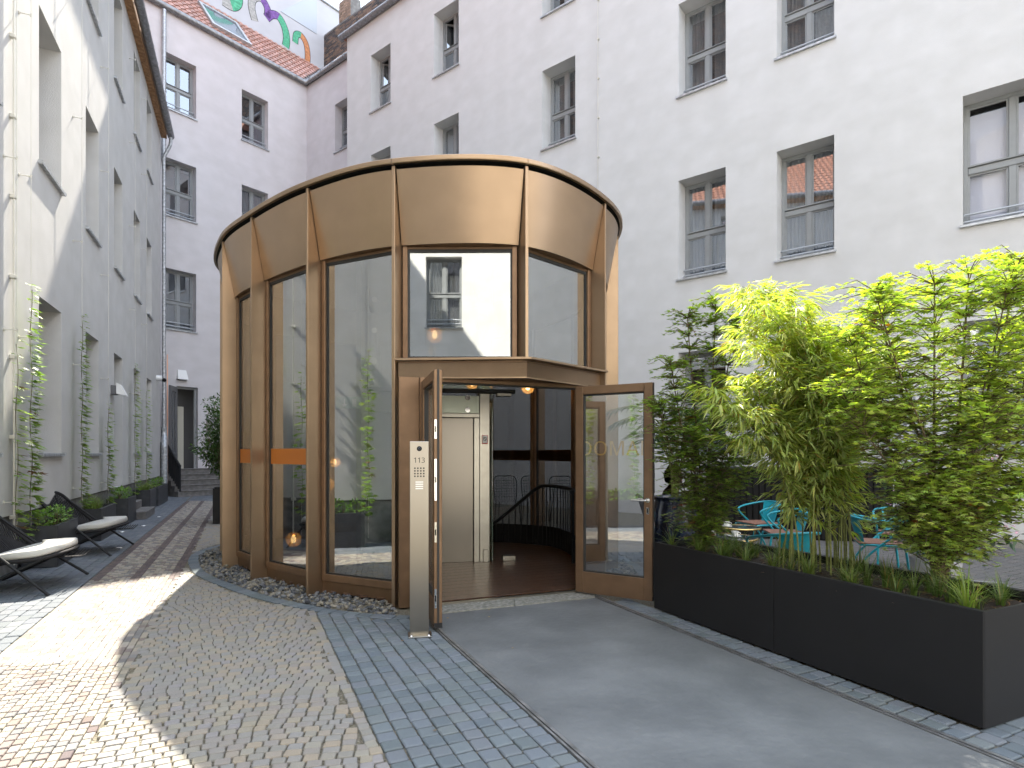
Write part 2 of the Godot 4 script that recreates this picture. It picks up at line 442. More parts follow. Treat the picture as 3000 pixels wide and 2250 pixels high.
func window(b: Node3D, f: Face, h: Array, depth: float, look: String, sill_mat: Material = null, rails := 2) -> void:
	var u0: float = h[0]; var u1: float = h[1]; var y0: float = h[2]; var y1: float = h[3]
	var wn := holder("window", b)
	var d := depth
	var mb := MB.new()
	var fr := 0.07
	var mid := (u0 + u1) / 2
	var tr := y0 + (y1 - y0) * 0.47
	f.box(mb, u0, u0 + fr, y0, y1, d - 0.03, d + 0.05, 0.006)
	f.box(mb, u1 - fr, u1, y0, y1, d - 0.03, d + 0.05, 0.006)
	f.box(mb, u0 + fr, u1 - fr, y1 - fr, y1, d - 0.028, d + 0.05, 0.006)
	f.box(mb, u0 + fr, u1 - fr, y0, y0 + fr, d - 0.028, d + 0.05, 0.006)
	f.box(mb, u0 + fr, u1 - fr, tr - 0.065, tr + 0.055, d - 0.04, d + 0.05, 0.008)
	f.box(mb, u0 + fr, u1 - fr, tr + 0.062, tr + 0.085, d - 0.07, d + 0.0, 0.006)
	f.box(mb, mid - 0.055, mid + 0.055, y0 + fr, tr - 0.065, d - 0.036, d + 0.05, 0.008)
	f.box(mb, mid - 0.055, mid + 0.055, tr + 0.085, y1 - fr, d - 0.036, d + 0.05, 0.008)
	put("frame", mb, M.frame, wn)
	for q in [[u0 + fr, mid - 0.055, y0 + fr, tr - 0.065], [mid + 0.055, u1 - fr, y0 + fr, tr - 0.065], [u0 + fr, mid - 0.055, tr + 0.085, y1 - fr], [mid + 0.055, u1 - fr, tr + 0.085, y1 - fr]]:
		var sash := MB.new()
		var a: float = q[0]; var e: float = q[1]; var c: float = q[2]; var g: float = q[3]
		for s in [[a, a + 0.03, c, g], [e - 0.03, e, c, g], [a + 0.03, e - 0.03, c, c + 0.03], [a + 0.03, e - 0.03, g - 0.03, g]]:
			f.box(sash, s[0], s[1], s[2], s[3], d - 0.008, d + 0.03)
		if look == "open" and c > tr and a < mid - 0.2:
			# this casement stands open into the room, turned about its outer stile
			var sf := Face.new(f.o + f.dir * a - f.nrm * (d + 0.03), f.dir.rotated(-0.9 if f.dir.cross(f.nrm) > 0 else 0.9), f.nrm)
			sf.nrm = Vector2(-sf.dir.y, sf.dir.x) if f.dir.cross(f.nrm) > 0 else Vector2(sf.dir.y, -sf.dir.x)
			var so := MB.new()
			var wd := e - a
			for s in [[0.0, 0.05, c, g], [wd - 0.05, wd, c, g], [0.05, wd - 0.05, c, c + 0.05], [0.05, wd - 0.05, g - 0.05, g]]:
				sf.box(so, s[0], s[1], s[2], s[3], 0, 0.05)
			put("open_sash", so, M.frame, wn)
			var pg := MB.new()
			pg.quad_to(sf.w(0.05, c + 0.05, 0.02), sf.w(wd - 0.05, c + 0.05, 0.02), sf.w(wd - 0.05, g - 0.05, 0.02), sf.w(0.05, g - 0.05, 0.02), sf.n3())
			put("pane", pg, M.window_coat, wn)
			continue
		put("sash", sash, M.frame, wn)
		var pane := MB.new()
		# panes are never quite plane: each is a little out of true
		var t1 := rf(-0.004, 0.004); var t2 := rf(-0.004, 0.004)
		pane.quad_to(f.w(a + 0.03, c + 0.03, d + 0.01 + t1), f.w(e - 0.03, c + 0.03, d + 0.01 - t1 + t2), f.w(e - 0.03, g - 0.03, d + 0.01 + t2), f.w(a + 0.03, g - 0.03, d + 0.01), f.n3())
		put("pane", pane, M.window_clear if look == "blind" else M.window_coat, wn)
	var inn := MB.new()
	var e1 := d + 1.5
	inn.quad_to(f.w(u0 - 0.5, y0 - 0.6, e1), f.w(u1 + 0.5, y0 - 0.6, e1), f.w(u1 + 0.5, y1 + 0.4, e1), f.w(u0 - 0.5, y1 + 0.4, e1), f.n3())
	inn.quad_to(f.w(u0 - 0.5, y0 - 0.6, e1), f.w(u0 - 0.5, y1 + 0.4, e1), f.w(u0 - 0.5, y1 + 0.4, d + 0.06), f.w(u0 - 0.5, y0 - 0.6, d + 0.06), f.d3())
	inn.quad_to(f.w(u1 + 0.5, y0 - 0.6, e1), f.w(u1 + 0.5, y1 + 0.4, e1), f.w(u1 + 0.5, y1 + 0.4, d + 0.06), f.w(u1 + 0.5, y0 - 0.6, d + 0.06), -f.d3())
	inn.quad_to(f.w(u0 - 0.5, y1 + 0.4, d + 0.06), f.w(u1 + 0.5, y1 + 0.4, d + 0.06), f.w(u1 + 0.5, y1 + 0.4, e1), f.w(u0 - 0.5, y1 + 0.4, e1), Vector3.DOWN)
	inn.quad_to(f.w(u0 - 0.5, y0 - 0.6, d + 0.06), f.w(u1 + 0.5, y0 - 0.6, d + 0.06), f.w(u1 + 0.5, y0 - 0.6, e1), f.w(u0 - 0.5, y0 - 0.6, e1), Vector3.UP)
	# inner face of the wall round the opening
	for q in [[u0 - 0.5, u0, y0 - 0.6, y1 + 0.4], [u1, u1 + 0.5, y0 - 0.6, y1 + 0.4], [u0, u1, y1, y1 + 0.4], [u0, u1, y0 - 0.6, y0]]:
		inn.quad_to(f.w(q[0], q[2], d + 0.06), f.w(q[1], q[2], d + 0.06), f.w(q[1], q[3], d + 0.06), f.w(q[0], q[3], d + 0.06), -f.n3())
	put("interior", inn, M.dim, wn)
	if look == "curtain":
		for side in [[u0 + 0.02, u0 + (u1 - u0) * 0.46], [u0 + (u1 - u0) * 0.58, u1 - 0.02]]:
			var g2 := []
			for i in 2:
				var row := []
				for j in 29:
					var u: float = lerpf(side[0], side[1], j / 28.0)
					row.append(f.w(u, y0 - 0.3 if i == 0 else y1 + 0.1, d + 0.17 + 0.03 * sin(j * 1.35 + u0 * 7)))
				g2.append(row)
			var cm := MB.new()
			cm.sheet(g2, f.n3(), 0.003)
			put("curtain", cm, M.curtain, wn)
	elif look == "blind":
		var bm := MB.new()
		f.box(bm, u0 + 0.01, u1 - 0.01, y0 - 0.02, y1 - 0.18, d + 0.09, d + 0.095)
		put("roller_blind", bm, M.blind, wn)
	var sl := MB.new()
	sl.hexa([f.w(u0 - 0.035, y0 - 0.05, -0.055), f.w(u1 + 0.035, y0 - 0.05, -0.055), f.w(u1 + 0.035, y0 - 0.03, d - 0.04), f.w(u0 - 0.035, y0 - 0.03, d - 0.04),
		f.w(u0 - 0.035, y0 - 0.008, -0.055), f.w(u1 + 0.035, y0 - 0.008, -0.055), f.w(u1 + 0.035, y0 + 0.012, d - 0.04), f.w(u0 - 0.035, y0 + 0.012, d - 0.04)])
	for e2 in [u0 - 0.04, u1 + 0.035]:
		f.box(sl, e2, e2 + 0.005, y0 - 0.04, y0 + 0.004, -0.06, 0.02)
	put("sill", sl, sill_mat if sill_mat else M.zinc, wn)
	for k in rails:
		var rm := MB.new()
		var ry := y0 + 0.14 + 0.13 * k
		rm.tube(PackedVector3Array([f.w(u0, ry, d - 0.11), f.w(u0 + 0.03, ry, d - 0.13), f.w(u1 - 0.03, ry, d - 0.13), f.w(u1, ry, d - 0.11)]), 0.021, 8)
		put("guard_rail", rm, M.steel_rail, wn)

func gutter(b: Node3D, pts: PackedVector3Array, r := 0.085, ring := 0.9) -> void:
	var mb := MB.new()
	mb.tube(pts, r, 12)
	for i in pts.size() - 1:
		var L := pts[i].distance_to(pts[i + 1])
		var t := (pts[i + 1] - pts[i]) / L
		for k in int(L / ring):
			var q := pts[i] + t * (k + 0.5) * ring
			mb.tube(PackedVector3Array([q - t * 0.012, q + t * 0.012]), r + 0.008, 12)
	put("gutter", mb, M.zinc_dark, b)

func downpipe(b: Node3D, pts: PackedVector3Array, r: float, m: Material) -> void:
	var mb := MB.new()
	mb.tube(pts, r, 12)
	for i in pts.size() - 1:
		var L := pts[i].distance_to(pts[i + 1])
		var t := (pts[i + 1] - pts[i]) / L
		for k in range(1, int(L / 1.9) + 1):
			var q := pts[i] + t * (k * 1.9 - 0.9)
			mb.tube(PackedVector3Array([q - t * 0.03, q + t * 0.03]), r + 0.009, 12)
	put("downpipe", mb, m, b)

func smooth(p: Array, per := 8) -> PackedVector3Array:
	var c := Curve3D.new()
	var out := PackedVector3Array()
	for i in p.size() - 1:
		var a: Vector3 = p[maxi(i - 1, 0)]; var b: Vector3 = p[i]; var d: Vector3 = p[i + 1]; var e: Vector3 = p[mini(i + 2, p.size() - 1)]
		for k in per: out.append(b.cubic_interpolate(d, a, e, float(k) / per))
	out.append(p[p.size() - 1])
	return out

func brick_mass(f: Face, u0: float, u1: float, y0: float, y1: float, tones: Array) -> MB:
	var mb := MB.new()
	var rows := int((y1 - y0) / 0.08)
	for r in rows:
		var u := u0 - (0.13 if r % 2 else 0.0)
		while u < u1:
			mb.col = tones[rng.randi() % tones.size()] * rf(0.75, 1.25)
			mb.col.a = 1
			var d := rf(-0.004, 0.01)
			var a := maxf(u, u0); var e := minf(u + 0.245, u1)
			var ya := y0 + r * 0.08; var yb := ya + 0.068
			if e > a + 0.02:
				mb.quad_to(f.w(a, ya, d), f.w(e, ya, d), f.w(e, yb, d), f.w(a, yb, d), f.n3())
				mb.quad_to(f.w(a, yb, d), f.w(e, yb, d), f.w(e, yb, d + 0.03), f.w(a, yb, d + 0.03), Vector3.UP)
				mb.quad_to(f.w(e, ya, d), f.w(e, yb, d), f.w(e, yb, d + 0.03), f.w(e, ya, d + 0.03), f.d3())
				mb.quad_to(f.w(a, ya, d), f.w(a, yb, d), f.w(a, yb, d + 0.03), f.w(a, ya, d + 0.03), -f.d3())
			u += 0.257
	return mb

func tile_shape() -> MB:
	var mb := MB.new()
	var g := []
	for i in 2:
		var row := []
		for j in 7:
			var x := j / 6.0
			row.append(Vector3((x - 0.5) * 0.25, 0.022 * sin(x * TAU * 0.95 + 0.4) + (0.03 if i == 0 else 0.0) + 0.02, i * 0.36))
		g.append(row)
	mb.sheet(g, Vector3.UP, 0.014)
	return mb

# tiles on a slope: eave line from the face, rising inwards
func tiled_slope(b: Node3D, f: Face, u0: float, u1: float, y: float, run: float, pitch: float, skew0: float, skew1: float, shown0: float, shown1: float, holes: Array) -> void:
	var under := MB.new()
	var t := tan(pitch)
	under.quad_to(f.w(u0, y - 0.03, -0.05), f.w(u1, y - 0.03, -0.05), f.w(u1 + skew1 * run, y + run * t - 0.03, run), f.w(u0 + skew0 * run, y + run * t - 0.03, run), Vector3.UP)
	put("roof_deck", under, M.zinc_dark, b)
	var shapes := []
	for k in 4:
		var s := tile_shape()
		var me := s.mesh()
		var tm: StandardMaterial3D = M.tile.duplicate()
		tm.albedo_color = lin(0.56 * [1.0, 0.9, 1.1, 0.8][k], 0.28 * [1.0, 0.86, 1.15, 0.8][k], 0.21 * [1.0, 0.84, 1.2, 0.8][k])
		me.surface_set_material(0, tm)
		shapes.append(me)
	var rest := MB.new()
	var up := (f.w(0, t, 1) - f.w(0, 0, 0)).normalized()
	var across := f.d3()
	var nrm := up.cross(across)
	if nrm.y < 0: nrm = -nrm; across = -across
	var bs := Basis(across, nrm, up)
	var rows := int(run / cos(pitch) / 0.33)
	var one := tile_shape()
	var count := 0
	for r in rows:
		var w0 := (r + 0.02) * 0.33 * cos(pitch) - 0.06
		var a := u0 + skew0 * w0
		var e := u1 + skew1 * w0
		var n := int((e - a) / 0.235)
		for k in n:
			var u := a + 0.12 + k * 0.235
			var skip := false
			for h in holes:
				if u > h[0] and u < h[1] and w0 > h[2] and w0 < h[3]: skip = true
			if skip: continue
			var tr := Transform3D(bs, f.w(u, y + w0 * t + 0.012, w0))
			if u > shown0 and u < shown1 and count < 300:
				put_mesh("roof_tile", shapes[rng.randi() % 4], tr, b)
				count += 1
			else:
				rest.add(one, tr)
	if rest.v.size():
		var o := put("roof_tiling", rest, M.tile, b)
		o.set_meta("kind", "stuff")

func camera_and_light() -> void:
	var cam := Camera3D.new()
	cam.name = "camera"
	cam.projection = Camera3D.PROJECTION_FRUSTUM
	cam.near = 0.1
	cam.far = 300.0
	cam.size = 0.1 * 2250.0 / 1740.0
	cam.frustum_offset = Vector2(0, 0.1 * 202.0 / 1740.0)
	cam.position = Vector3(0, 1.5, 0)
	add_child(cam)
	cam.current = true
	var sky := ProceduralSkyMaterial.new()
	sky.sky_top_color = Color(0.81, 0.86, 0.94)
	sky.sky_horizon_color = Color(0.97, 0.97, 0.975)
	sky.sky_curve = 0.18
	sky.ground_bottom_color = Color(0.4, 0.4, 0.4)
	sky.ground_horizon_color = Color(0.85, 0.87, 0.9)
	sky.sun_angle_max = 25.0
	sky.energy_multiplier = SKY_ENERGY
	var env := Environment.new()
	env.background_mode = Environment.BG_SKY
	env.sky = Sky.new()
	env.sky.sky_material = sky
	env.tonemap_mode = Environment.TONE_MAPPER_LINEAR
	env.tonemap_exposure = EXPOSURE
	env.sdfgi_enabled = true
	env.ssao_enabled = true
	env.ssil_enabled = true
	var we := WorldEnvironment.new()
	we.name = "air"
	we.environment = env
	add_child(we)
	var sun := DirectionalLight3D.new()
	sun.name = "sun"
	sun.light_color = Color(1.0, 0.965, 0.9)
	sun.light_energy = SUN_ENERGY
	sun.light_angular_distance = 0.55
	sun.shadow_enabled = true
	var el := deg_to_rad(SUN_HIGH)
	var h := Vector2(0.29, -0.957).normalized()
	var towards := Vector3(h.x * cos(el), -sin(el), -h.y * cos(el))
	sun.look_at_from_position(Vector3.ZERO, towards, Vector3.UP)
	add_child(sun)

var FL: Face   # left wall
var FM: Face   # rear wall
var FR: Face   # right wall
var FB: Face   # return of the rear wall
func z_left(z: float) -> float: return (z - 0.5) * 1.0952

func buildings() -> void:
	FL = Face.new(Vector2(-3.1733, 0.5), Vector2(-0.4466, 1.0), Vector2(1.0, 0.4466))
	FM = Face.new(Vector2(-12.07, 22.0), Vector2(0.621, 0.784), Vector2(0.784, -0.621))
	FR = Face.new(Vector2(-6.197, 22.325), Vector2(0.783, -0.622), Vector2(-0.622, -0.783))
	FB = Face.new(Vector2(-8.96, 25.926), Vector2(0.783, -0.622), Vector2(-0.622, -0.783))
	left_building()
	rear_building()
	right_building()
	back_building()

func left_building() -> void:
	var b := thing("left_building", "grey plastered building with deep window recesses, climbing vines and timber eaves", "building")
	var holes := []
	var L := z_left(20.3)
	for z in [[6.0, 6.98], [8.43, 9.45], [10.88, 11.83], [13.2, 14.1], [15.5, 16.4], [17.5, 18.4]]:
		var a := z_left(z[0]); var e := z_left(z[1])
		if z[0] == 13.2: holes.append([a, e, 0.36, 3.73])
		else: holes.append([a, e, 1.5, 3.73])
		holes.append([a, e, 5.65, 7.87])
		holes.append([a, e, 9.87, 12.02])
	var wall := facade(FL, L, 0.72, 12.6, holes.filter(func(h): return h[2] > 1.0) + [[z_left(13.2), z_left(14.1), 0.72, 3.73]], 0.36)
	put("wall", wall, M.plaster_left, b)
	for q in [L, 0.0]:
		var end := MB.new()
		end.quad_to(FL.w(q, -0.1, 0), FL.w(q, 12.6, 0), FL.w(q, 12.6, 6), FL.w(q, -0.1, 6), FL.d3() if q > 0 else -FL.d3())
		put("end_wall", end, M.plaster_left, b)
	var pl := facade(FL, L, -0.1, 0.7, [], 0.05)
	var plo := put("plinth", pl, M.plinth, b)
	plo.position = -FL.n3() * 0.03
	for h in holes:
		if h[2] < 1.0:
			var dm := MB.new()
			FL.box(dm, h[0], h[1], 0.36, 3.73, 0.34, 0.4)
			var dr := put("side_door", dm, M.frame, b)
			tag(dr, "grey recessed side door above two stone steps")
		else:
			window(b, FL, h, 0.33, "dark", M.zinc, 0)
	var fa := MB.new()
	FL.box(fa, -0.3, L + 0.2, 12.36, 12.62, -0.17, -0.13, 0.004)
	FL.box(fa, -0.3, L + 0.2, 12.37, 12.4, -0.125, -0.002, 0.0)
	put("timber_fascia", fa, M.wood_fascia, b)
	gutter(b, PackedVector3Array([FL.w(-0.3, 12.6, -0.29), FL.w(L + 0.25, 12.5, -0.29)]), 0.11, 0.8)
	tiled_slope(b, FL, -0.3, L + 0.2, 12.62, 4.2, deg_to_rad(42), 0.0, 0.0, 1e6, 2e6, [])
	# down pipe at the far corner with its bend
	var x := L + 0.12
	downpipe(b, smooth([FL.w(x, 12.4, -0.29), FL.w(x, 12.15, -0.28), FL.w(x, 11.9, -0.18), FL.w(x, 11.65, -0.09), FL.w(x, 11.3, -0.09)], 6), 0.055, M.zinc)
	downpipe(b, PackedVector3Array([FL.w(x, 11.3, -0.09), FL.w(x, 2.3, -0.09)]), 0.055, M.zinc)
	downpipe(b, smooth([FL.w(x, 2.4, -0.09), FL.w(x, 2.1, -0.1), FL.w(x - 0.3, 1.75, -0.14), FL.w(x - 0.32, 1.5, -0.14), FL.w(x - 0.32, 0.0, -0.14)], 6), 0.095, M.zinc)
	var cp := MB.new()
	cp.tube(PackedVector3Array([FL.w(x + 0.02, 4.9, -0.19), FL.w(x + 0.02, 0.4, -0.19)]), 0.02, 8)
	put("copper_rod", cp, M.copper, b)
	# the old brick firewall that stands behind the roof
	var bw := thing("brick_firewall", "dark sooty brick firewall rising behind the tiled roof, mirrored in the upper windows", "wall")
	var fb := Face.new(FL.o - FL.nrm * 5.0, FL.dir, FL.nrm)
	var core := MB.new()
	fb.box(core, -1.0, L + 3.0, 0.0, 27.0, 0.02, 0.4)
	put("core", core, M.plinth, bw)
	var br := put("bricks", brick_mass(fb, 2.0, L + 2.0, 13.5, 27.0, [Color(0.09, 0.065, 0.055), Color(0.13, 0.085, 0.065), Color(0.06, 0.052, 0.05)]), M.brick, bw)
	br.set_meta("kind", "stuff")
	rebase(b, FL.w(0, 0, 0))
	rebase(bw, fb.w(0, 0, 0))

func rear_building() -> void:
	var b := thing("rear_building", "pink grey rear building with red tiled roof, above the stone steps", "building")
	var holes := [[0.02 - 0.74, 0.36, 6.02, 8.2], [2.11, 3.22, 6.02, 8.2], [-0.72, 0.36, 10.13, 12.2], [2.11, 3.22, 10.13, 12.2], [-0.72, 0.36, 14.0, 16.0], [2.11, 3.22, 14.0, 16.0]]
	var door := [-0.34, 0.42, 0.9, 3.95]
	var fo := Face.new(FM.o + FM.dir * -4.0, FM.dir, FM.nrm)
	var sh := []
	for h in holes: sh.append([h[0] + 4.0, h[1] + 4.0, h[2], h[3]])
	sh.append([door[0] + 4.0, door[1] + 4.0, door[2], door[3]])
	var Lm := FM.o.distance_to(FB.o)
	put("wall", facade(fo, 4.0 + Lm, -0.1, 17.5, sh, 0.33), M.plaster_pink, b)
	var looks := ["dark", "dark", "dark", "curtain", "dark", "dark"]
	for i in 6: window(b, FM, holes[i], 0.3, looks[i])
	# doorway: hall behind it, frame and the leaf standing open
	var dn := holder("door", b)
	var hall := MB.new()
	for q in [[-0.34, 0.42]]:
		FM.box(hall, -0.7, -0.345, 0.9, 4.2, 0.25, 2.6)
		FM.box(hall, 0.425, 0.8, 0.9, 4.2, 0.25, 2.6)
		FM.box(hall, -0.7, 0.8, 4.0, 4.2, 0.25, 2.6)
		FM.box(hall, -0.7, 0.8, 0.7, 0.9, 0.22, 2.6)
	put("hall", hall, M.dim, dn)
	var hb := MB.new()
	FM.box(hb, -0.28, 0.17, 0.9, 3.25, 0.62, 0.7)
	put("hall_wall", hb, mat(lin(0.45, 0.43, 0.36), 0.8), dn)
	var df := MB.new()
	FM.box(df, -0.34, -0.28, 0.9, 3.95, 0.14, 0.22); FM.box(df, 0.36, 0.42, 0.9, 3.95, 0.14, 0.22); FM.box(df, -0.28, 0.36, 3.87, 3.95, 0.142, 0.22)
	put("door_frame", df, M.frame, dn)
	var lf := Face.new(FM.o + FM.dir * -0.33 + FM.nrm * 0.0, FM.nrm.rotated(-0.64), FM.dir)
	lf.nrm = Vector2(lf.dir.y, -lf.dir.x)
	var leaf := MB.new()
	for q in [[0.0, 0.14, 0.95, 3.9], [0.72, 0.86, 0.95, 3.9], [0.14, 0.72, 0.95, 1.5], [0.14, 0.72, 3.72, 3.9], [0.4, 0.46, 1.5, 3.72]]:
		lf.box(leaf, q[0], q[1], q[2], q[3], -0.03, 0.03, 0.006)
	put("door_leaf", leaf, M.grey_plastic, dn)
	var lg := MB.new()
	lg.quad_to(lf.w(0.14, 1.5, 0), lf.w(0.72, 1.5, 0), lf.w(0.72, 3.72, 0), lf.w(0.14, 3.72, 0), lf.n3())
	put("pane", lg, M.window_coat, dn)
	gutter(b, PackedVector3Array([FM.w(-1.6, 17.55, -0.12), FM.w(Lm - 0.12, 17.55, -0.12), FB.w(5.0, 17.55, -0.12)]), 0.11, 0.8)
	downpipe(b, PackedVector3Array([FM.w(-0.8, 17.4, -0.12), FM.w(-0.8, 12.0, -0.08)]), 0.07, M.zinc)
	put("return_wall", facade(FB, 6.0, -0.1, 17.5, [[2.05, 3.1, 13.95, 15.95]], 0.4), M.plaster_pink, b)
	window(b, FB, [2.05, 3.1, 13.95, 15.95], 0.37, "dark")
	var pitch := deg_to_rad(50)
	var run := 2.43
	tiled_slope(b, FM, -4.0, Lm, 17.55, run, pitch, 0.0, 1.0, -0.9, 9.0, [[1.15, 2.75, 0.5, 1.75]])
	tiled_slope(b, FB, 0.0, 6.0, 17.55, run, pitch, -1.0, 0.0, 9e5, 9e6, [])
	var va := MB.new()
	va.tube(PackedVector3Array([FM.w(Lm, 17.6, 0.05), FM.w(Lm + run, 17.6 + run * tan(pitch), run)]), 0.06, 6)
	put("valley_flashing", va, M.zinc, b)
	# roof window
	var rw := holder("roof_window", b)
	var t := tan(pitch)
	var fr := MB.new()
	var P := func(u: float, w: float, up: float) -> Vector3: return FM.w(u, 17.58 + w * t + up * cos(pitch), w - up * sin(pitch))
	for q in [[1.15, 1.27, 0.5, 1.75], [2.63, 2.75, 0.5, 1.75], [1.27, 2.63, 0.5, 0.6], [1.27, 2.63, 1.65, 1.75]]:
		fr.hexa([P.call(q[0], q[2], 0.0), P.call(q[1], q[2], 0.0), P.call(q[1], q[3], 0.0), P.call(q[0], q[3], 0.0), P.call(q[0], q[2], 0.14), P.call(q[1], q[2], 0.14), P.call(q[1], q[3], 0.14), P.call(q[0], q[3], 0.14)])
	put("frame", fr, M.zinc, rw)
	var gl := MB.new()
	gl.hexa([P.call(1.27, 0.6, 0.05), P.call(2.63, 0.6, 0.05), P.call(2.63, 1.65, 0.05), P.call(1.27, 1.65, 0.05), P.call(1.27, 0.6, 0.1), P.call(2.63, 0.6, 0.1), P.call(2.63, 1.65, 0.1), P.call(1.27, 1.65, 0.1)])
	put("pane", gl, mat(lin(0.3, 0.36, 0.42), 0.08, 0.7), rw)
	# small things on the wall by the door
	var lamp := thing("emergency_light", "white wedge shaped wall light above the open rear door", "wall lamp")
	var lm := MB.new()
	lm.hexa([FM.w(-0.35, 4.2, -0.16), FM.w(0.02, 4.2, -0.16), FM.w(0.02, 4.2, 0), FM.w(-0.35, 4.2, 0), FM.w(-0.31, 4.55, -0.05), FM.w(-0.02, 4.55, -0.05), FM.w(-0.02, 4.55, 0), FM.w(-0.31, 4.55, 0)])
	put("housing", lm, M.white_plastic, lamp)
	var ll := MB.new()
	FM.box(ll, -0.31, -0.02, 4.17, 4.2, -0.14, -0.02)
	put("lens", ll, M.grey_plastic, lamp)
	rebase(lamp, FM.w(-0.16, 4.2, 0))
	var bell := thing("bell_panel", "steel bell panel and letter slot on the rear wall beside the shrub", "bell panel")
	var bm := MB.new()
	FM.box(bm, 0.72, 0.9, 2.1, 2.75, -0.03, 0.0, 0.006)
	put("plate", bm, M.steel, bell)
	var bx := MB.new()
	FM.box(bx, 0.74, 0.92, 1.8, 2.0, -0.08, 0.0, 0.01)
	put("box", bx, M.grey_plastic, bell)
	rebase(bell, FM.w(0.8, 1.8, 0))
	rebase(b, FM.w(0, 0, 0))
	# white house with painted letters behind the roof
	var wh := thing("white_gable_building", "white rendered gable building with colourful tube letters behind the red roof", "building")
	var fw := Face.new(FM.o - FM.nrm * run, FM.dir, FM.nrm)
	var wm := MB.new()
	fw.box(wm, -4.0, 8.4, 15.0, 23.8, 0.0, 5.0)
	put("wall", wm, M.white_wall, wh)
	var cpm := MB.new()
	fw.box(cpm, 4.2, 8.5, 23.8, 23.88, -0.06, 5.0)
	put("coping", cpm, M.zinc_dark, wh)
	var shed := MB.new()
	shed.hexa([fw.w(5.2, 22.0, -0.02), fw.w(7.1, 22.0, -0.02), fw.w(7.1, 22.0, -0.004), fw.w(5.2, 22.0, -0.004), fw.w(6.9, 23.8, -0.02), fw.w(7.1, 23.8, -0.02), fw.w(7.1, 23.8, -0.004), fw.w(6.9, 23.8, -0.004)])
	put("metal_panel", shed, mat(lin(0.4, 0.43, 0.47), 0.5, 0.3), wh)
	# the lettering: flat painted tubes with dark outlines
	var green := Color(0.12, 0.5, 0.3); var purple := Color(0.25, 0.12, 0.4); var grey := Color(0.5, 0.48, 0.46); var orange := Color(0.72, 0.3, 0.14)
	paint(wh, fw, [[2.45, 20.95], [2.3, 21.35], [2.45, 21.75], [2.85, 21.85], [3.15, 21.6], [3.15, 21.2], [2.9, 20.92], [2.5, 20.92]], 0.2, [green, green, green, green, green, green, grey, grey])
	paint(wh, fw, [[3.95, 20.85], [3.8, 21.4], [3.9, 21.85], [4.25, 22.05], [4.55, 21.75], [4.55, 21.35]], 0.15, [grey, grey, grey, purple, purple, purple])
	paint(wh, fw, [[4.5, 21.3], [4.75, 21.6], [5.1, 21.7], [5.4, 21.35], [5.5, 20.9], [5.45, 20.5]], 0.16, [purple, purple, green, green, green, green])
	paint(wh, fw, [[5.95, 20.95], [6.0, 21.35], [6.25, 21.47], [6.5, 21.25], [6.6, 20.85], [6.6, 20.4]], 0.13, [green, green, orange, orange, orange, green])
	rebase(wh, fw.w(0, 15, 0))

func paint(b: Node3D, f: Face, p: Array, r: float, cols: Array) -> void:
	for layer in 2:
		var mb := MB.new()
		var q := []
		for i in p.size(): q.append(Vector3(p[i][0], p[i][1], 0))
		var s := smooth(q, 6)
		var rr := r + (0.025 if layer == 0 else 0.0)
		var d := -0.004 - layer * 0.004
		for i in s.size() - 1:
			var t0: Vector3 = (s[mini(i + 1, s.size() - 1)] - s[maxi(i - 1, 0)]).normalized()
			var t1: Vector3 = (s[mini(i + 2, s.size() - 1)] - s[i]).normalized()
			var n0 := Vector3(-t0.y, t0.x, 0) * rr
			var n1 := Vector3(-t1.y, t1.x, 0) * rr
			mb.col = Color(0.03, 0.025, 0.03) if layer == 0 else cols[mini(i / 6, cols.size() - 1)]
			var a := s[i] + n0; var c := s[i] - n0; var e := s[i + 1] - n1; var g := s[i + 1] + n1
			mb.quad_to(f.w(a.x, a.y, d), f.w(c.x, c.y, d), f.w(e.x, e.y, d), f.w(g.x, g.y, d), f.n3())
		put("painted_letter" if layer else "letter_outline", mb, M.print_, b)

func u_right(x: float) -> float:
	var k := (x - 1500.0) / 1740.0
	return (22.325 - 21.9 / (1.2586 + k)) / 0.622

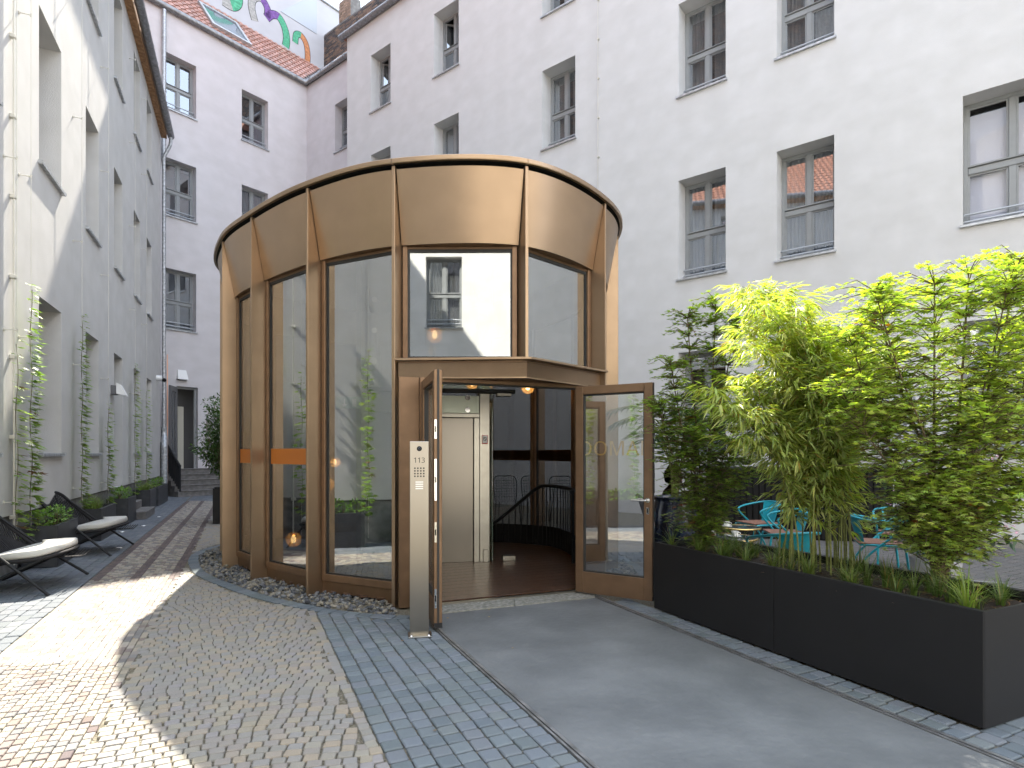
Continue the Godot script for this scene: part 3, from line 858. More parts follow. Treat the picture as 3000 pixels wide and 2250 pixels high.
func right_building() -> void:
	var b := thing("right_building", "tall light grey plastered building with rows of grey casement windows", "building")
	var L := 36.0
	var hs := []
	var looks := []
	var cols := [[1086, 1144], [1271, 1343.6], [1588, 1685], [1987, 2125.6], [2274.7, 2443.5], [2819.9, 3130], [3500, 3800]]
	for i in cols.size():
		var a := u_right(cols[i][0]); var e := u_right(cols[i][1])
		for r in 4:
			var y := [1.5, 5.66, 10.03, 13.78]
			var t := [3.9, 8.02, 12.25, 15.85]
			if r == 0 and i < 3: continue
			hs.append([a, e, y[r], t[r]])
			looks.append([["", "dark", "dark", "open"], ["", "dark", "curtain", "open"], ["", "curtain", "curtain", "dark"], ["dark", "curtain", "curtain", "dark"], ["dark", "curtain", "curtain", "dark"], ["dark", "blind", "dark", "dark"], ["dark", "dark", "dark", "dark"]][i][r])
	put("wall", facade(FR, L, -0.1, 17.1, hs, 0.47), M.plaster, b)
	for i in hs.size(): window(b, FR, hs[i], 0.44, looks[i], null, 2)
	var rt := MB.new()
	rt.quad_to(FR.w(0, -0.1, 0), FR.w(0, 17.1, 0), FR.w(0, 17.1, 3), FR.w(0, -0.1, 3), -FR.d3())
	put("return_wall", rt, M.plaster, b)
	gutter(b, PackedVector3Array([FR.w(-0.3, 17.16, -0.1), FR.w(L, 17.16, -0.1)]), 0.11, 0.8)
	var rf_ := MB.new()
	rf_.quad_to(FR.w(-0.2, 17.1, -0.05), FR.w(L, 17.1, -0.05), FR.w(L, 19.2, 4.0), FR.w(-0.2, 19.2, 4.0), Vector3.UP)
	rf_.tri_to(FR.w(-0.2, 17.1, -0.05), FR.w(-0.2, 19.2, 4.0), FR.w(-0.2, 17.1, 4.0), -FR.d3())
	put("roof", rf_, M.tile, b)
	# the attic storey that stands further along the roof
	var am := MB.new()
	FR.box(am, ATTIC[0], ATTIC[1], 17.0, ATTIC[2], 0.25, 4.0)
	put("attic_storey", am, M.plaster, b)
	rebase(b, FR.w(0, 0, 0))
	var bw := thing("brick_parapet", "weathered brick parapet wall with chimney behind the right gutter", "wall")
	var fb := Face.new(FR.o - FR.nrm * 3.6, FR.dir, FR.nrm)
	var core := MB.new()
	fb.box(core, -8.5, 12.0, 12.0, 22.2, 0.02, 0.4)
	fb.box(core, -5.6, -4.7, 22.2, 23.2, 0.02, 0.6)
	fb.box(core, 1.6, 2.8, 22.2, 24.4, 0.02, 0.6)
	put("core", core, M.plinth, bw)
	var tones := [Color(0.2, 0.13, 0.1), Color(0.11, 0.09, 0.085), Color(0.26, 0.17, 0.12), Color(0.08, 0.075, 0.075)]
	var o := put("bricks", brick_mass(fb, -8.5, 6.0, 17.0, 22.2, tones), M.brick, bw)
	o.set_meta("kind", "stuff")
	var o2 := put("chimney_bricks", brick_mass(fb, -5.6, -4.7, 22.2, 23.2, [Color(0.36, 0.24, 0.17), Color(0.28, 0.19, 0.14)]), M.brick, bw)
	o2.set_meta("kind", "stuff")
	rebase(bw, fb.w(0, 12, 0))
	# lightning conductor down the wall
	var lc := thing("lightning_conductor", "thin white lightning conductor clipped down the light grey wall", "cable")
	var u := u_right(1754)
	var cm := MB.new()
	cm.tube(PackedVector3Array([FR.w(u, 17.1, -0.05), FR.w(u, 0.0, -0.05)]), 0.008, 6)
	put("wire", cm, M.cable, lc)
	for k in 16:
		var km := MB.new()
		FR.box(km, u - 0.025, u + 0.025, 1.0 + k * 1.03, 1.03 + k * 1.03, -0.06, 0.0)
		put("clip", km, M.cable, lc)
	rebase(lc, FR.w(u, 0, 0))

func back_building() -> void:
	var b := thing("sunlit_building", "sunlit pale plastered building across the courtyard, mirrored in the pavilion glass", "building")
	var f := Face.new(Vector2(-9.0, -7.0), Vector2(1, 0), Vector2(0, 1))
	var hs := []
	for x in [1.9, 6.1, 10.6, 14.2, 17.8, 21.4]:
		for y in [1.5, 5.5, 9.7, 13.6]: hs.append([x, x + 1.15, y, y + 2.25])
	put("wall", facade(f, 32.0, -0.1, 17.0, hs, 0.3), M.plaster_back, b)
	for h in hs: window(b, f, h, 0.27, "curtain" if h[2] < 9 else "dark")
	rebase(b, f.w(0, 0, 0))

func steps_and_rail() -> void:
	var st := thing("entrance_steps", "grey stone steps up to the open rear door", "steps")
	for i in 5:
		var mb := MB.new()
		var y1 := 0.18 * (i + 1)
		var d0 := -1.75 + 0.27 * i
		FM.box(mb, -0.86, 2.6, 0.18 * i, y1, d0 + 0.02, -0.0, 0.0)
		FM.box(mb, -0.86, 2.6, y1, y1 + 0.03, d0 - 0.01, d0 + (0.27 if i < 4 else 0.68), 0.006)
		put("step", mb, M.step, st)
	var wg := MB.new()
	for i in 5: FM.box(wg, -1.0, -0.87, 0, 0.18 * (i + 1), -1.75 + 0.27 * i, -1.48 + 0.27 * i if i < 4 else 0.0)
	put("side_wall", wg, M.step, st)
	rebase(st, FM.w(0, 0, -0.8))
	var rl := thing("stair_railing", "black steel stair railing with upright bars beside the rear steps", "railing")
	var hr := MB.new()
	hr.tube(PackedVector3Array([FM.w(-0.93, 1.85, -0.05), FM.w(-0.93, 1.85, -0.62), FM.w(-0.93, 1.05, -1.75)]), 0.036, 8)
	put("handrail", hr, M.black_metal, rl)
	for k in 14:
		var d := -0.05 - k * 0.13
		var top := 1.85 if d > -0.62 else 1.85 - (-0.62 - d) * 0.708
		var low := 0.95 if d > -0.65 else maxf(0.0, 0.9 - (-0.65 - d) * 0.66)
		var bm := MB.new()
		FM.box(bm, -0.95, -0.91, low, top, d - 0.025, d + 0.015)
		put("baluster", bm, M.black_metal, rl)
	rebase(rl, FM.w(-0.93, 0, -1.7))
	# the small steps to the side door
	var ss := thing("side_door_steps", "two low stone blocks as steps to the side door", "steps")
	var a := z_left(13.25)
	for q in [[a - 0.1, a + 1.3, 0.0, 0.18, -0.62, -0.06], [a - 0.1, a + 1.3, 0.18, 0.36, -0.34, -0.04]]:
		var mb := MB.new()
		FL.box(mb, q[0], q[1], q[2], q[3], q[4], q[5], 0.01)
		put("step", mb, M.step, ss)
	rebase(ss, FL.w(a + 0.6, 0, -0.3))

var PL := [Vector2(-1.152, 5.757), Vector2(0.145, 5.76), Vector2(1.048, 6.633), Vector2(1.364, 7.632), Vector2(1.15, 8.95), Vector2(0.55, 10.1), Vector2(-0.35, 10.95), Vector2(-1.45, 11.45),
	Vector2(-2.6, 11.55), Vector2(-3.6, 11.1), Vector2(-4.3, 10.2), Vector2(-4.45, 9.06), Vector2(-3.82, 7.82), Vector2(-3.083, 7.01), Vector2(-2.157, 6.242)]
var PN := []           # outward normals at the fins
var RIM := []          # per bay: array of [point, normal]

func plan() -> void:
	var m := PL.size()
	for i in m:
		var t: Vector2 = (PL[(i + 1) % m] - PL[(i + m - 1) % m]).normalized()
		PN.append(Vector2(t.y, -t.x))
	for i in m:
		var a: Vector2 = PL[(i + m - 1) % m]; var b: Vector2 = PL[i]; var c: Vector2 = PL[(i + 1) % m]; var d: Vector2 = PL[(i + 2) % m]
		var row := []
		for k in 13:
			var t := k / 12.0
			var p := b.cubic_interpolate(c, a, d, t)
			var q := b.cubic_interpolate(c, a, d, t + 0.01) - b.cubic_interpolate(c, a, d, t - 0.01)
			row.append([p, Vector2(q.y, -q.x).normalized()])
		RIM.append(row)
func outline(off: float) -> PackedVector2Array:
	var out := PackedVector2Array()
	for row in RIM:
		for k in 12: out.append(row[k][0] + row[k][1] * off)
	return out

func stone_shapes(tones: Array, count: int, m: Material, gap: float) -> Array:
	var res := []
	for k in count:
		var mb := MB.new()
		var t: Color = tones[k % tones.size()]
		var s := rf(0.92, 1.08)
		mb.col = Color(t.r * s, t.g * s * rf(0.98, 1.02), t.b * s * rf(0.96, 1.04))
		var ring := []
		var cut := rf(0.04, 0.1)
		for q in [[-1, -1, 1, 0], [-1, -1, 0, 1], [-1, 1, 0, -1], [-1, 1, 1, 0], [1, 1, -1, 0], [1, 1, 0, -1], [1, -1, 0, 1], [1, -1, -1, 0]]:
			ring.append(Vector2(q[0] * 0.5 + q[2] * cut, q[1] * 0.5 + q[3] * cut) * (1.0 - gap) + Vector2(rf(-0.03, 0.03), rf(-0.03, 0.03)))
		# rows: foot, shoulder, top edge
		var rows := []
		for lv in [[1.0, -0.05], [1.0, -0.007], [0.95, -0.002], [0.84, 0.0]]:
			var r2 := []
			for p in ring: r2.append(Vector3(p.x * lv[0], lv[1], p.y * lv[0]))
			r2.append(r2[0])
			rows.append(r2)
		rows[3].resize(9)
		mb.sheet([rows[0], rows[1]], Vector3(rows[0][4].x + rows[0][3].x, 0, rows[0][4].z + rows[0][3].z))
		mb.sheet([rows[1], rows[2], rows[3]], Vector3.UP)
		var c := mb.vert(Vector3(0, 0.0008, 0), Vector3.UP)
		var ids := []
		for j in 8: ids.append(mb.vert(rows[3][j], Vector3.UP))
		for j in 8:
			var a: Vector3 = rows[3][j]; var b: Vector3 = rows[3][(j + 1) % 8]
			if a.cross(b).y > 0: for i in [c, ids[(j + 1) % 8], ids[j]]: mb.ix.append(i)
			else: for i in [c, ids[j], ids[(j + 1) % 8]]: mb.ix.append(i)
		var me := mb.mesh()
		me.surface_set_material(0, m)
		res.append([mb, me])
	return res

# spots: [x, d, turn, width across, length along, variant]
func lay(parent: Node3D, called: String, mass: String, spots: Array, shapes: Array, m: Material) -> void:
	var seen := []
	var rest := MB.new()
	for s in spots: s.append(s[1] if absf(s[0]) < 0.9 * s[1] and s[1] > 2.7 else 1e3)
	spots.sort_custom(func(a, b): return a[6] < b[6])
	for i in spots.size():
		var s: Array = spots[i]
		var bs := Basis(Vector3.UP, s[2]) * Basis.from_scale(Vector3(s[3], 1, s[4]))
		bs = Basis(Vector3(rf(-1, 1), 0, rf(-1, 1)).normalized(), rf(0, 0.012)) * bs
		var t := Transform3D(bs, V(s[0], rf(-0.0025, 0.0015), s[1]))
		var k: int = s[5] % shapes.size()
		if i < 290 and s[6] < 900: put_mesh(called, shapes[k][1], t, parent)
		else: rest.add(shapes[k][0], t)
	if rest.v.size():
		var o := put(mass, rest, m, parent)
		o.set_meta("kind", "stuff")

func paving() -> void:
	var g := setting("ground")
	var gm := MB.new()
	gm.quad_to(V(-80, -0.016, -60), V(80, -0.016, -60), V(80, -0.016, 90), V(-80, -0.016, 90), Vector3.UP)
	put("joint_sand", gm, M.joint, g)
	var e1 := Vector2(-0.455, 1).normalized()
	var e2 := Vector2(e1.y, -e1.x)
	var turn := atan2(e1.x, e1.y) * -1.0
	var gravel_out := outline(0.22)
	var ring_out := outline(0.35)
	var inside := outline(-0.05)
	# --- slate setts beside the entrance slab and along the planter
	var slate_tones := [Color(0.225, 0.262, 0.292), Color(0.2, 0.238, 0.27), Color(0.25, 0.283, 0.308), Color(0.22, 0.252, 0.285)]
	var slate := stone_shapes(slate_tones, 10, M.slate, 0.07)
	var spots := []
	for strip in [[0.727, 1.665, 8, 2.3, 6.6], [3.785, 4.02, 2, 2.2, 6.6]]:
		var wq: float = (strip[1] - strip[0]) / strip[2]
		for k in strip[2]:
			var q: float = strip[0] + (k + 0.5) * wq
			var z: float = strip[3] + rf(0, 0.1)
			while z < strip[4]:
				var l := rf(0.098, 0.125)
				var zz := z + l * 0.5 * e1.y
				z += l * e1.y
				var p := Vector2(q - 0.46 * zz, zz)
				if Geometry2D.is_point_in_polygon(p, ring_out): continue
				spots.append([p.x, p.y, turn + rf(-0.02, 0.02), wq * e2.x, l * 0.945, rng.randi() % 10])
	# around the planter's near end
	for k in 20:
		for j in 24:
			var q := 4.02 + (k + 0.5) * 0.118
			var zz := 2.3 + j * 0.1 + (0.05 if k % 2 else 0.0)
			var p := Vector2(q - 0.46 * zz, zz)
			var along := (p - Vector2(2.54, 3.2)).dot(e1)
			if along < 0.04 and along > -1.2: spots.append([p.x, p.y, turn + rf(-0.02, 0.02), 0.107, 0.11, rng.randi() % 10])
	# one course of slate round the gravel
	var edge := outline(0.288)
	var walked := 0.0
	for i in edge.size():
		var a := edge[i]; var b := edge[(i + 1) % edge.size()]
		var L := a.distance_to(b)
		var t := (b - a) / L
		while walked < L:
			var p := a + t * (walked + 0.07)
			var q := p.x + 0.46 * p.y
			if not (q > 1.62 and q < 4.1 and p.y < 7.4):
				spots.append([p.x, p.y, -atan2(t.x, t.y) + rf(-0.03, 0.03), 0.135, 0.135, rng.randi() % 10])
			walked += 0.14
		walked -= L
	var so := setting("slate_pavement")
	lay(so, "slate_sett", "slate_sett_mass", spots, slate, M.slate)
	# --- warm cobbles laid in arcs
	var warm_tones := [Color(0.335, 0.312, 0.28), Color(0.35, 0.325, 0.288), Color(0.32, 0.307, 0.285), Color(0.365, 0.328, 0.275), Color(0.335, 0.322, 0.302), Color(0.375, 0.328, 0.265), Color(0.31, 0.3, 0.288)]
	var warm := stone_shapes(warm_tones, 14, M.cobble, 0.075)
	spots = []
	var rl := 0.066
	for r in range(-10, 240):
		var across := -1.6 + rf(0, 0.07)
		while across < 6.0:
			var wd := rf(0.066, 0.092)
			var ac := across + wd / 2
			across += wd
			var ph := ac * TAU / 1.5
			var along := r * rl + 0.04 * cos(ph) - 0.1 * ac
			var slope := -0.04 * TAU / 1.5 * sin(ph) - 0.1
			var p := e2 * ac + e1 * along
			if p.y < 2.3 or p.y > 14.5 or absf(p.x) > 0.95 * p.y + 0.3: continue
			var q := p.x + 0.46 * p.y
			var pp := p.x + 0.45 * p.y
			if q > 0.727 - 0.078 or pp < -0.80: continue
			if Geometry2D.is_point_in_polygon(p, outline_cache(0.39)): continue
			if q > 0.62:
				p -= e2 * (q - 0.62) * 0.25
				wd *= 0.85
			spots.append([p.x, p.y, turn + atan(slope) + rf(-0.05, 0.05), wd * 0.985, rl * rf(0.94, 1.03), rng.randi() % 14])
	var ez := 2.3
	while ez < 6.2:
		var l := rf(0.07, 0.09)
		var p := Vector2(0.685 - 0.46 * (ez + l * 0.45), ez + l * 0.45)
		ez += l * e1.y
		if not Geometry2D.is_point_in_polygon(p, outline_cache(0.39)): spots.append([p.x + rf(-0.006, 0.006), p.y, turn + rf(-0.08, 0.08), rf(0.06, 0.07), l * 0.95, rng.randi() % 14])
	var wo := setting("cobble_pavement")
	lay(wo, "cobblestone", "cobblestone_mass", spots, warm, M.cobble)
	# --- the path: lighter setts between three brown bands
	var path_tones := [Color(0.31, 0.28, 0.245), Color(0.235, 0.225, 0.225), Color(0.37, 0.33, 0.275), Color(0.26, 0.215, 0.195), Color(0.41, 0.37, 0.31)]
	var brown_tones := [Color(0.15, 0.118, 0.112), Color(0.13, 0.105, 0.104), Color(0.175, 0.135, 0.125)]
	var path := stone_shapes(path_tones, 10, M.cobble, 0.09)
	path.append_array(stone_shapes(brown_tones, 6, M.cobble, 0.09))
	spots = []
	for k in 18:
		var wq := 1.03 / 18
		var pp := -1.83 + (k + 0.5) * wq
		var brown: bool = k < 2 or k == 8 or k == 9 or k > 15
		var z := 1.2 + rf(0, 0.1)
		while z < 18.6:
			var l := rf(0.065, 0.09) if not brown else rf(0.075, 0.095)
			var zz := z + l * 0.5 * e1.y
			z += l * e1.y
			var near_mix := zz < 7.0 and rng.randf() < 0.985
			spots.append([pp - 0.45 * zz, zz, turn + rf(-0.03, 0.03), wq * e2.x, l, (10 + rng.randi() % 6) if brown and not near_mix else rng.randi() % 10])
	var po := setting("path_pavement")
	lay(po, "path_sett", "path_sett_mass", spots, path, M.cobble)
	# --- grey pavers along the left wall and in front of the steps
	var grey_tones := [Color(0.17, 0.19, 0.215), Color(0.15, 0.17, 0.195), Color(0.19, 0.205, 0.225)]
	var grey := stone_shapes(grey_tones, 8, M.paver, 0.035)
	spots = []
	for k in 10:
		var wq := 1.15 / 10
		var pp := -1.845 - (k + 0.5) * wq
		var z := 0.5 + rf(0, 0.2)
		while z < 21.5:
			var l := 0.2 if k != 9 else 0.24
			var zz := z + l * 0.5 * e1.y
			z += l * e1.y
			spots.append([pp - 0.45 * zz, zz, turn, wq * e2.x, l, rng.randi() % 8])
	for k in 12:
		var z := 18.7
		while z < 21.2:
			var pp := -1.8 + (k + 0.5) * 0.2
			spots.append([pp - 0.45 * z, z, turn, 0.18, 0.2, rng.randi() % 8])
			z += 0.2 * e1.y
	var go := setting("paver_pavement")
	lay(go, "grey_paver", "grey_paver_mass", spots, grey, M.paver)
	# --- terrace behind the planter
	spots = []
	for k in 64:
		for j in 88:
			var q := 4.95 + (k + 0.5) * 0.115
			var zz := 3.1 + j * 0.105 + (0.05 if k % 2 else 0.0)
			var p := Vector2(q - 0.46 * zz, zz)
			if p.x < 0.9 or p.x > 0.92 * p.y or p.x + 1.2586 * p.y > 21.5 or Geometry2D.is_point_in_polygon(p, ring_out): continue
			spots.append([p.x, p.y, turn + rf(-0.02, 0.02), 0.104, 0.114, rng.randi() % 14, 0])
	var tm := MB.new()
	var dark := stone_shapes([Color(0.13, 0.125, 0.12), Color(0.16, 0.15, 0.14)], 6, M.cobble, 0.08)
	for s in spots: tm.add(dark[s[5] % 6][0], Transform3D(Basis(Vector3.UP, s[2]) * Basis.from_scale(Vector3(s[3], 1, s[4])), V(s[0], rf(-0.004, 0), s[1])))
	var to := setting("terrace_pavement")
	var tmo := put("terrace_sett_mass", tm, M.cobble, to)
	tmo.set_meta("kind", "stuff")
	# --- recessed ground lights in the pavers
	for q in [[9.4, -6.22, "round steel ground light between the further lounger and the path"], [11.3, -7.42, "round steel ground light before the grass planter"], [12.25, -7.6, "round steel ground light before the herb planter"], [13.96, -8.3, "round steel ground light just before the side door steps"]]:
		var gl := thing("ground_light", q[2], "ground light", "ground lights in the left pavement", V(q[1], 0, q[0]))
		var lm := MB.new()
		lm.lathe(at(Vector3.ZERO), [Vector2(0.055, -0.01), Vector2(0.055, 0.004), Vector2(0.042, 0.006)], 20)
		put("steel_ring", lm, M.chrome, gl)
		var ln := MB.new()
		ln.lathe(at(Vector3.ZERO), [Vector2(0.042, 0.004), Vector2(0.02, 0.006), Vector2(0.001, 0.0065)], 20)
		put("lens", ln, M.white_plastic, gl)
	# --- a few fallen leaves
	var fl := MB.new()
	for k in 26:
		fl.col = tone(Color(0.35, 0.2, 0.05), 0.4)
		var z := rf(3.0, 8.0)
		leaf5(fl, V(rf(-0.7, 0.12) * z, 0.006, z), Vector3(cos(k * 2.1), 0.05, sin(k * 2.1)).normalized(), (Vector3.UP + ball() * 0.25).normalized(), rf(0.015, 0.03))
	var flo := put("fallen_leaves", fl, M.leaf_soft)
	tag(flo, "few small dry leaves scattered over the cobbles", "leaves", "", "stuff")
	# --- entrance slab with steel edging, and the stone threshold
	var sl := setting("entrance_slab")
	var sm := MB.new()
	var za := 1.0
	sm.prism(PackedVector2Array([Vector2(1.72 - 0.46 * za, za), Vector2(3.71 - 0.46 * za, za), Vector2(0.845, 6.19), Vector2(-0.655, 5.555 - 0.03), Vector2(1.72 - 0.46 * 5.1, 5.1)]), -0.05, 0.0)
	put("concrete", sm, M.slab, sl)
	for q in [[1.668, 1.682], [1.694, 1.716], [3.715, 3.732], [3.75, 3.775]]:
		var em := MB.new()
		var z1 := 5.42 if q[0] < 3 else 6.25
		em.prism(PackedVector2Array([Vector2(q[0] - 0.46 * za, za), Vector2(q[1] - 0.46 * za, za), Vector2(q[1] - 0.46 * z1, z1), Vector2(q[0] - 0.46 * z1, z1)]), -0.05, 0.003)
		put("edge_strip", em, M.zinc_dark, sl)
	var th := setting("threshold")
	for q in [[-0.86, 0.02], [0.026, 0.86]]:
		var tm2 := MB.new()
		var y0 := func(x: float) -> float: return 5.80 + (x + 0.675) * 0.4
		tm2.prism(PackedVector2Array([Vector2(q[0], y0.call(q[0]) - 0.27), Vector2(q[1], y0.call(q[1]) - 0.27), Vector2(q[1], y0.call(q[1])), Vector2(q[0], y0.call(q[0]))]), -0.05, 0.012)
		put("threshold_stone", tm2, M.threshold, th)
	var pr := MB.new()
	pr.prism(PackedVector2Array([Vector2(-0.86, 5.726), Vector2(0.86, 6.414), Vector2(0.86, 6.454), Vector2(-0.86, 5.766)]), -0.02, 0.03)
	put("threshold_profile", pr, M.steel, th)
	# --- crushed stone between pavilion and paving
	var shapes := []
	for k in 5:
		var im := MB.new()
		var pts := []
		for j in 14:
			pts.append(Vector3(rf(-1, 1), rf(-0.7, 0.8), rf(-1, 1)).normalized() * rf(0.75, 1.0))
		var rings := []
		for a in 4:
			var row := []
			for c in 7:
				var th2 := TAU * (c % 6) / 6.0 + a * 0.5
				var ph := -1.2 + a * 0.8
				var rr: float = 1.0 + 0.3 * sin(c % 6 * 12.9 + a * 7.1 + k * 3.3)
				row.append(Vector3(cos(th2) * cos(ph), sin(ph) * 0.75, sin(th2) * cos(ph)) * rr)
			rings.append(row)
		for a in 3:
			for c in 6:
				im.tri_to(rings[a][c], rings[a + 1][c], rings[a][c + 1], rings[a][c])
				im.tri_to(rings[a][c + 1], rings[a + 1][c], rings[a + 1][c + 1], rings[a][c + 1])
		for c in 6: im.tri_to(rings[3][c], rings[3][c + 1], Vector3(0.1, 0.8, 0), Vector3.UP)
		shapes.append(im)
	var gv := MB.new()
	var tones := [Color(0.12, 0.13, 0.15), Color(0.18, 0.19, 0.21), Color(0.24, 0.25, 0.265), Color(0.09, 0.1, 0.12), Color(0.3, 0.28, 0.24)]
	for row in RIM:
		for k in 12:
			for j in 22:
				var p: Vector2 = row[k][0].lerp(row[mini(k + 1, 12)][0], rng.randf()) + row[k][1] * rf(-0.2, 0.215)
				var q := p.x + 0.46 * p.y
				if q > 1.5 and q < 4.1 and p.y < 7.4: continue
				var tc: Color = tones[mini(rng.randi() % 6, 4)] * rf(0.85, 1.15)
				var s := rf(0.014, 0.03)
				var sh: MB = shapes[rng.randi() % 5]
				for i in sh.c.size(): sh.c[i] = tc
				var bs := Basis.from_euler(Vector3(rf(-0.7, 0.7), rf(0, TAU), rf(-0.7, 0.7))) * Basis.from_scale(Vector3(s * rf(0.8, 1.3), s * 0.8, s))
				gv.add(sh, Transform3D(bs, V(p.x, rf(-0.02, 0.014), p.y)))
	var gvo := put("gravel", gv, M.gravel)
	tag(gvo, "dark crushed stone strip around the foot of the bronze pavilion", "gravel", "", "stuff")

var _oc := {}
func outline_cache(off: float) -> PackedVector2Array:
	if not _oc.has(off): _oc[off] = outline(off)
	return _oc[off]

func vbox(mb: MB, a: Vector2, b: Vector2, out: Vector2, y0: float, y1: float, o0: float, o1: float, bev := 0.0) -> void:
	# bar along a-b between heights, from offset o0 to o1 along out
	var t := (b - a).normalized()
	var c := (a + b) / 2 + out * ((o0 + o1) / 2)
	var x := Vector3(t.x, 0, -t.y)
	mb.box(Transform3D(Basis(x, Vector3.UP, x.cross(Vector3.UP)), P3(c, (y0 + y1) / 2)), Vector3(a.distance_to(b), y1 - y0, absf(o1 - o0)), bev)

const DOOR_L := Vector2(-0.86, 5.82)
const DOOR_R := Vector2(0.72, 6.45)

func pavilion() -> void:
	var b := thing("entrance_pavilion", "round bronze and glass entrance pavilion with curved metal roof band", "pavilion")
	var m := PL.size()
	for i in m:
		var p: Vector2 = PL[i]; var n: Vector2 = PN[i]
		var q: Vector2 = PL[(i + 1) % m]; var n2: Vector2 = PN[(i + 1) % m]
		# fin
		var t := Vector2(-n.y, n.x)
		var fm := MB.new()
		var foot := 2.42 if i == 1 else -0.03
		vbox(fm, p - n * 0.11 - t * 0.017, p - n * 0.11 + t * 0.017, n, foot, 4.285, -0.11, 0.11, 0.003)
		put("fin", fm, M.bronze, b)
		var ia := p - n * 0.2; var ib := q - n2 * 0.2
		var tb := (ib - ia).normalized()
		var nb := Vector2(tb.y, -tb.x)
		var a0 := ia + tb * 0.02; var b0 := ib - tb * 0.02
		var upper := i < 2
		var y0 := 2.375 if upper else 0.13
		var bay := holder("glazed_bay", b)
		var fr := MB.new()
		var sw := 0.05
		vbox(fr, a0, a0 + tb * sw, nb, y0, 3.562, -0.05, 0.035, 0.004)
		vbox(fr, b0 - tb * sw, b0, nb, y0, 3.562, -0.05, 0.035, 0.004)
		vbox(fr, a0 + tb * sw, b0 - tb * sw, nb, y0, y0 + 0.075, -0.05, 0.04, 0.004)
		vbox(fr, a0 + tb * sw, b0 - tb * sw, nb, 3.535, 3.562, -0.05, 0.02, 0.004)
		put("frame", fr, M.bronze_frame, bay)
		var ga := MB.new()
		var c0 := a0 + tb * sw; var c1 := b0 - tb * sw
		for s in [[c0, c0 + tb * 0.018, y0 + 0.075, 3.535], [c1 - tb * 0.018, c1, y0 + 0.075, 3.535], [c0 + tb * 0.018, c1 - tb * 0.018, y0 + 0.075, y0 + 0.09], [c0 + tb * 0.018, c1 - tb * 0.018, 3.505, 3.535]]:
			vbox(ga, s[0], s[1], nb, s[2], s[3], -0.02, 0.012)
		put("gasket", ga, M.gasket, bay)
		var gl := MB.new()
		gl.quad_to(P3(c0 + tb * 0.01, y0 + 0.08), P3(c1 - tb * 0.01, y0 + 0.08), P3(c1 - tb * 0.01, 3.53), P3(c0 + tb * 0.01, 3.53), P3(nb, 0))
		put("pane", gl, M.coat, bay)
		var gc := MB.new()
		var bk := nb * -0.025
		gc.quad_to(P3(c0 + tb * 0.01 + bk, y0 + 0.08), P3(c1 - tb * 0.01 + bk, y0 + 0.08), P3(c1 - tb * 0.01 + bk, 3.53), P3(c0 + tb * 0.01 + bk, 3.53), P3(nb, 0))
		put("inner_pane", gc, M.glass, bay)
		if not upper:
			var km := MB.new()
			vbox(km, a0, b0, nb, -0.03, 0.128, -0.04, 0.012)
			put("kick_panel", km, M.bronze_frame, bay)
			if i != 14:
				var bm := MB.new()
				vbox(bm, c0 + tb * 0.02, c1 - tb * 0.02, nb, 1.37, 1.55, 0.002, 0.005)
				put("sight_band", bm, M.band, bay)
		# curved fascia panel leaning inwards at its foot
		var row := RIM[i] as Array
		var g := []
		for lv in [[3.56, -0.15], [3.8, -0.106], [4.03, -0.063], [4.255, -0.02]]:
			var r := []
			for k in 13:
				var tt := lerpf(0.022, 0.978, k / 12.0)
				var pp: Vector2 = PL[i].cubic_interpolate(PL[(i + 1) % m], PL[(i + m - 1) % m], PL[(i + 2) % m], tt)
				var nn: Vector2 = row[k][1]
				r.append(P3(pp + nn * lv[1], lv[0]))
			g.append(r)
		var cm := MB.new()
		cm.sheet(g, P3(nb, 0), 0.012)
		put("fascia_panel", cm, M.bronze, bay)
		var sf := MB.new()
		for k in 12:
			var u0 := k / 12.0; var u1 := (k + 1) / 12.0
			sf.quad_to(g[0][k] + Vector3(0, 0.004, 0), g[0][k + 1] + Vector3(0, 0.004, 0), P3(ia.lerp(ib, u1), 3.564), P3(ia.lerp(ib, u0), 3.564), Vector3.DOWN)
		put("soffit", sf, M.bronze_frame, bay)
		var inn := MB.new()
		vbox(inn, ia, ib, nb, 3.562, 4.16, -0.06, -0.02)
		put("inner_panel", inn, M.bronze_frame, bay)
		# cap over the bay
		var cp := MB.new()
		var cg := []
		for lv in [[0.0, 4.292], [0.03, 4.292], [0.034, 4.3], [0.034, 4.336], [0.03, 4.342], [-0.14, 4.352]]:
			var r := []
			for k in 13:
				var nn: Vector2 = row[k][1]
				var pp: Vector2 = row[k][0]
				if k == 12: pp = pp - (row[12][0] - row[11][0]).normalized() * 0.004
				r.append(P3(pp + nn * lv[0], lv[1]))
			cg.append(r)
		for k in 5: cp.sheet([cg[k], cg[k + 1]], [Vector3.DOWN, P3(nb, 0) + Vector3.DOWN, P3(nb, 0), P3(nb, 0) + Vector3.UP, Vector3.UP][k])
		put("roof_cap", cp, M.bronze, bay)
	var gap := MB.new()
	var ring := outline(-0.075)
	for k in ring.size():
		gap.quad_to(P3(ring[k], 4.1), P3(ring[(k + 1) % ring.size()], 4.1), P3(ring[(k + 1) % ring.size()], 4.3), P3(ring[k], 4.3), P3(ring[k] - Vector2(-1.5, 8.7), 0))
	var r2 := outline(0.001)
	for k in ring.size():
		gap.quad_to(P3(ring[k], 4.293), P3(ring[(k + 1) % ring.size()], 4.293), P3(r2[(k + 1) % ring.size()], 4.293), P3(r2[k], 4.293), Vector3.DOWN)
	put("shadow_gap", gap, M.black, b)
	var rf1 := MB.new()
	rf1.prism(outline(-0.1), 4.17, 4.33, true)
	put("roof", rf1, grain(mat(lin(0.3, 0.3, 0.3), 0.85), M.soft, 0.6), b)
	# --- canopy over the doors
	var cn := holder("canopy", b)
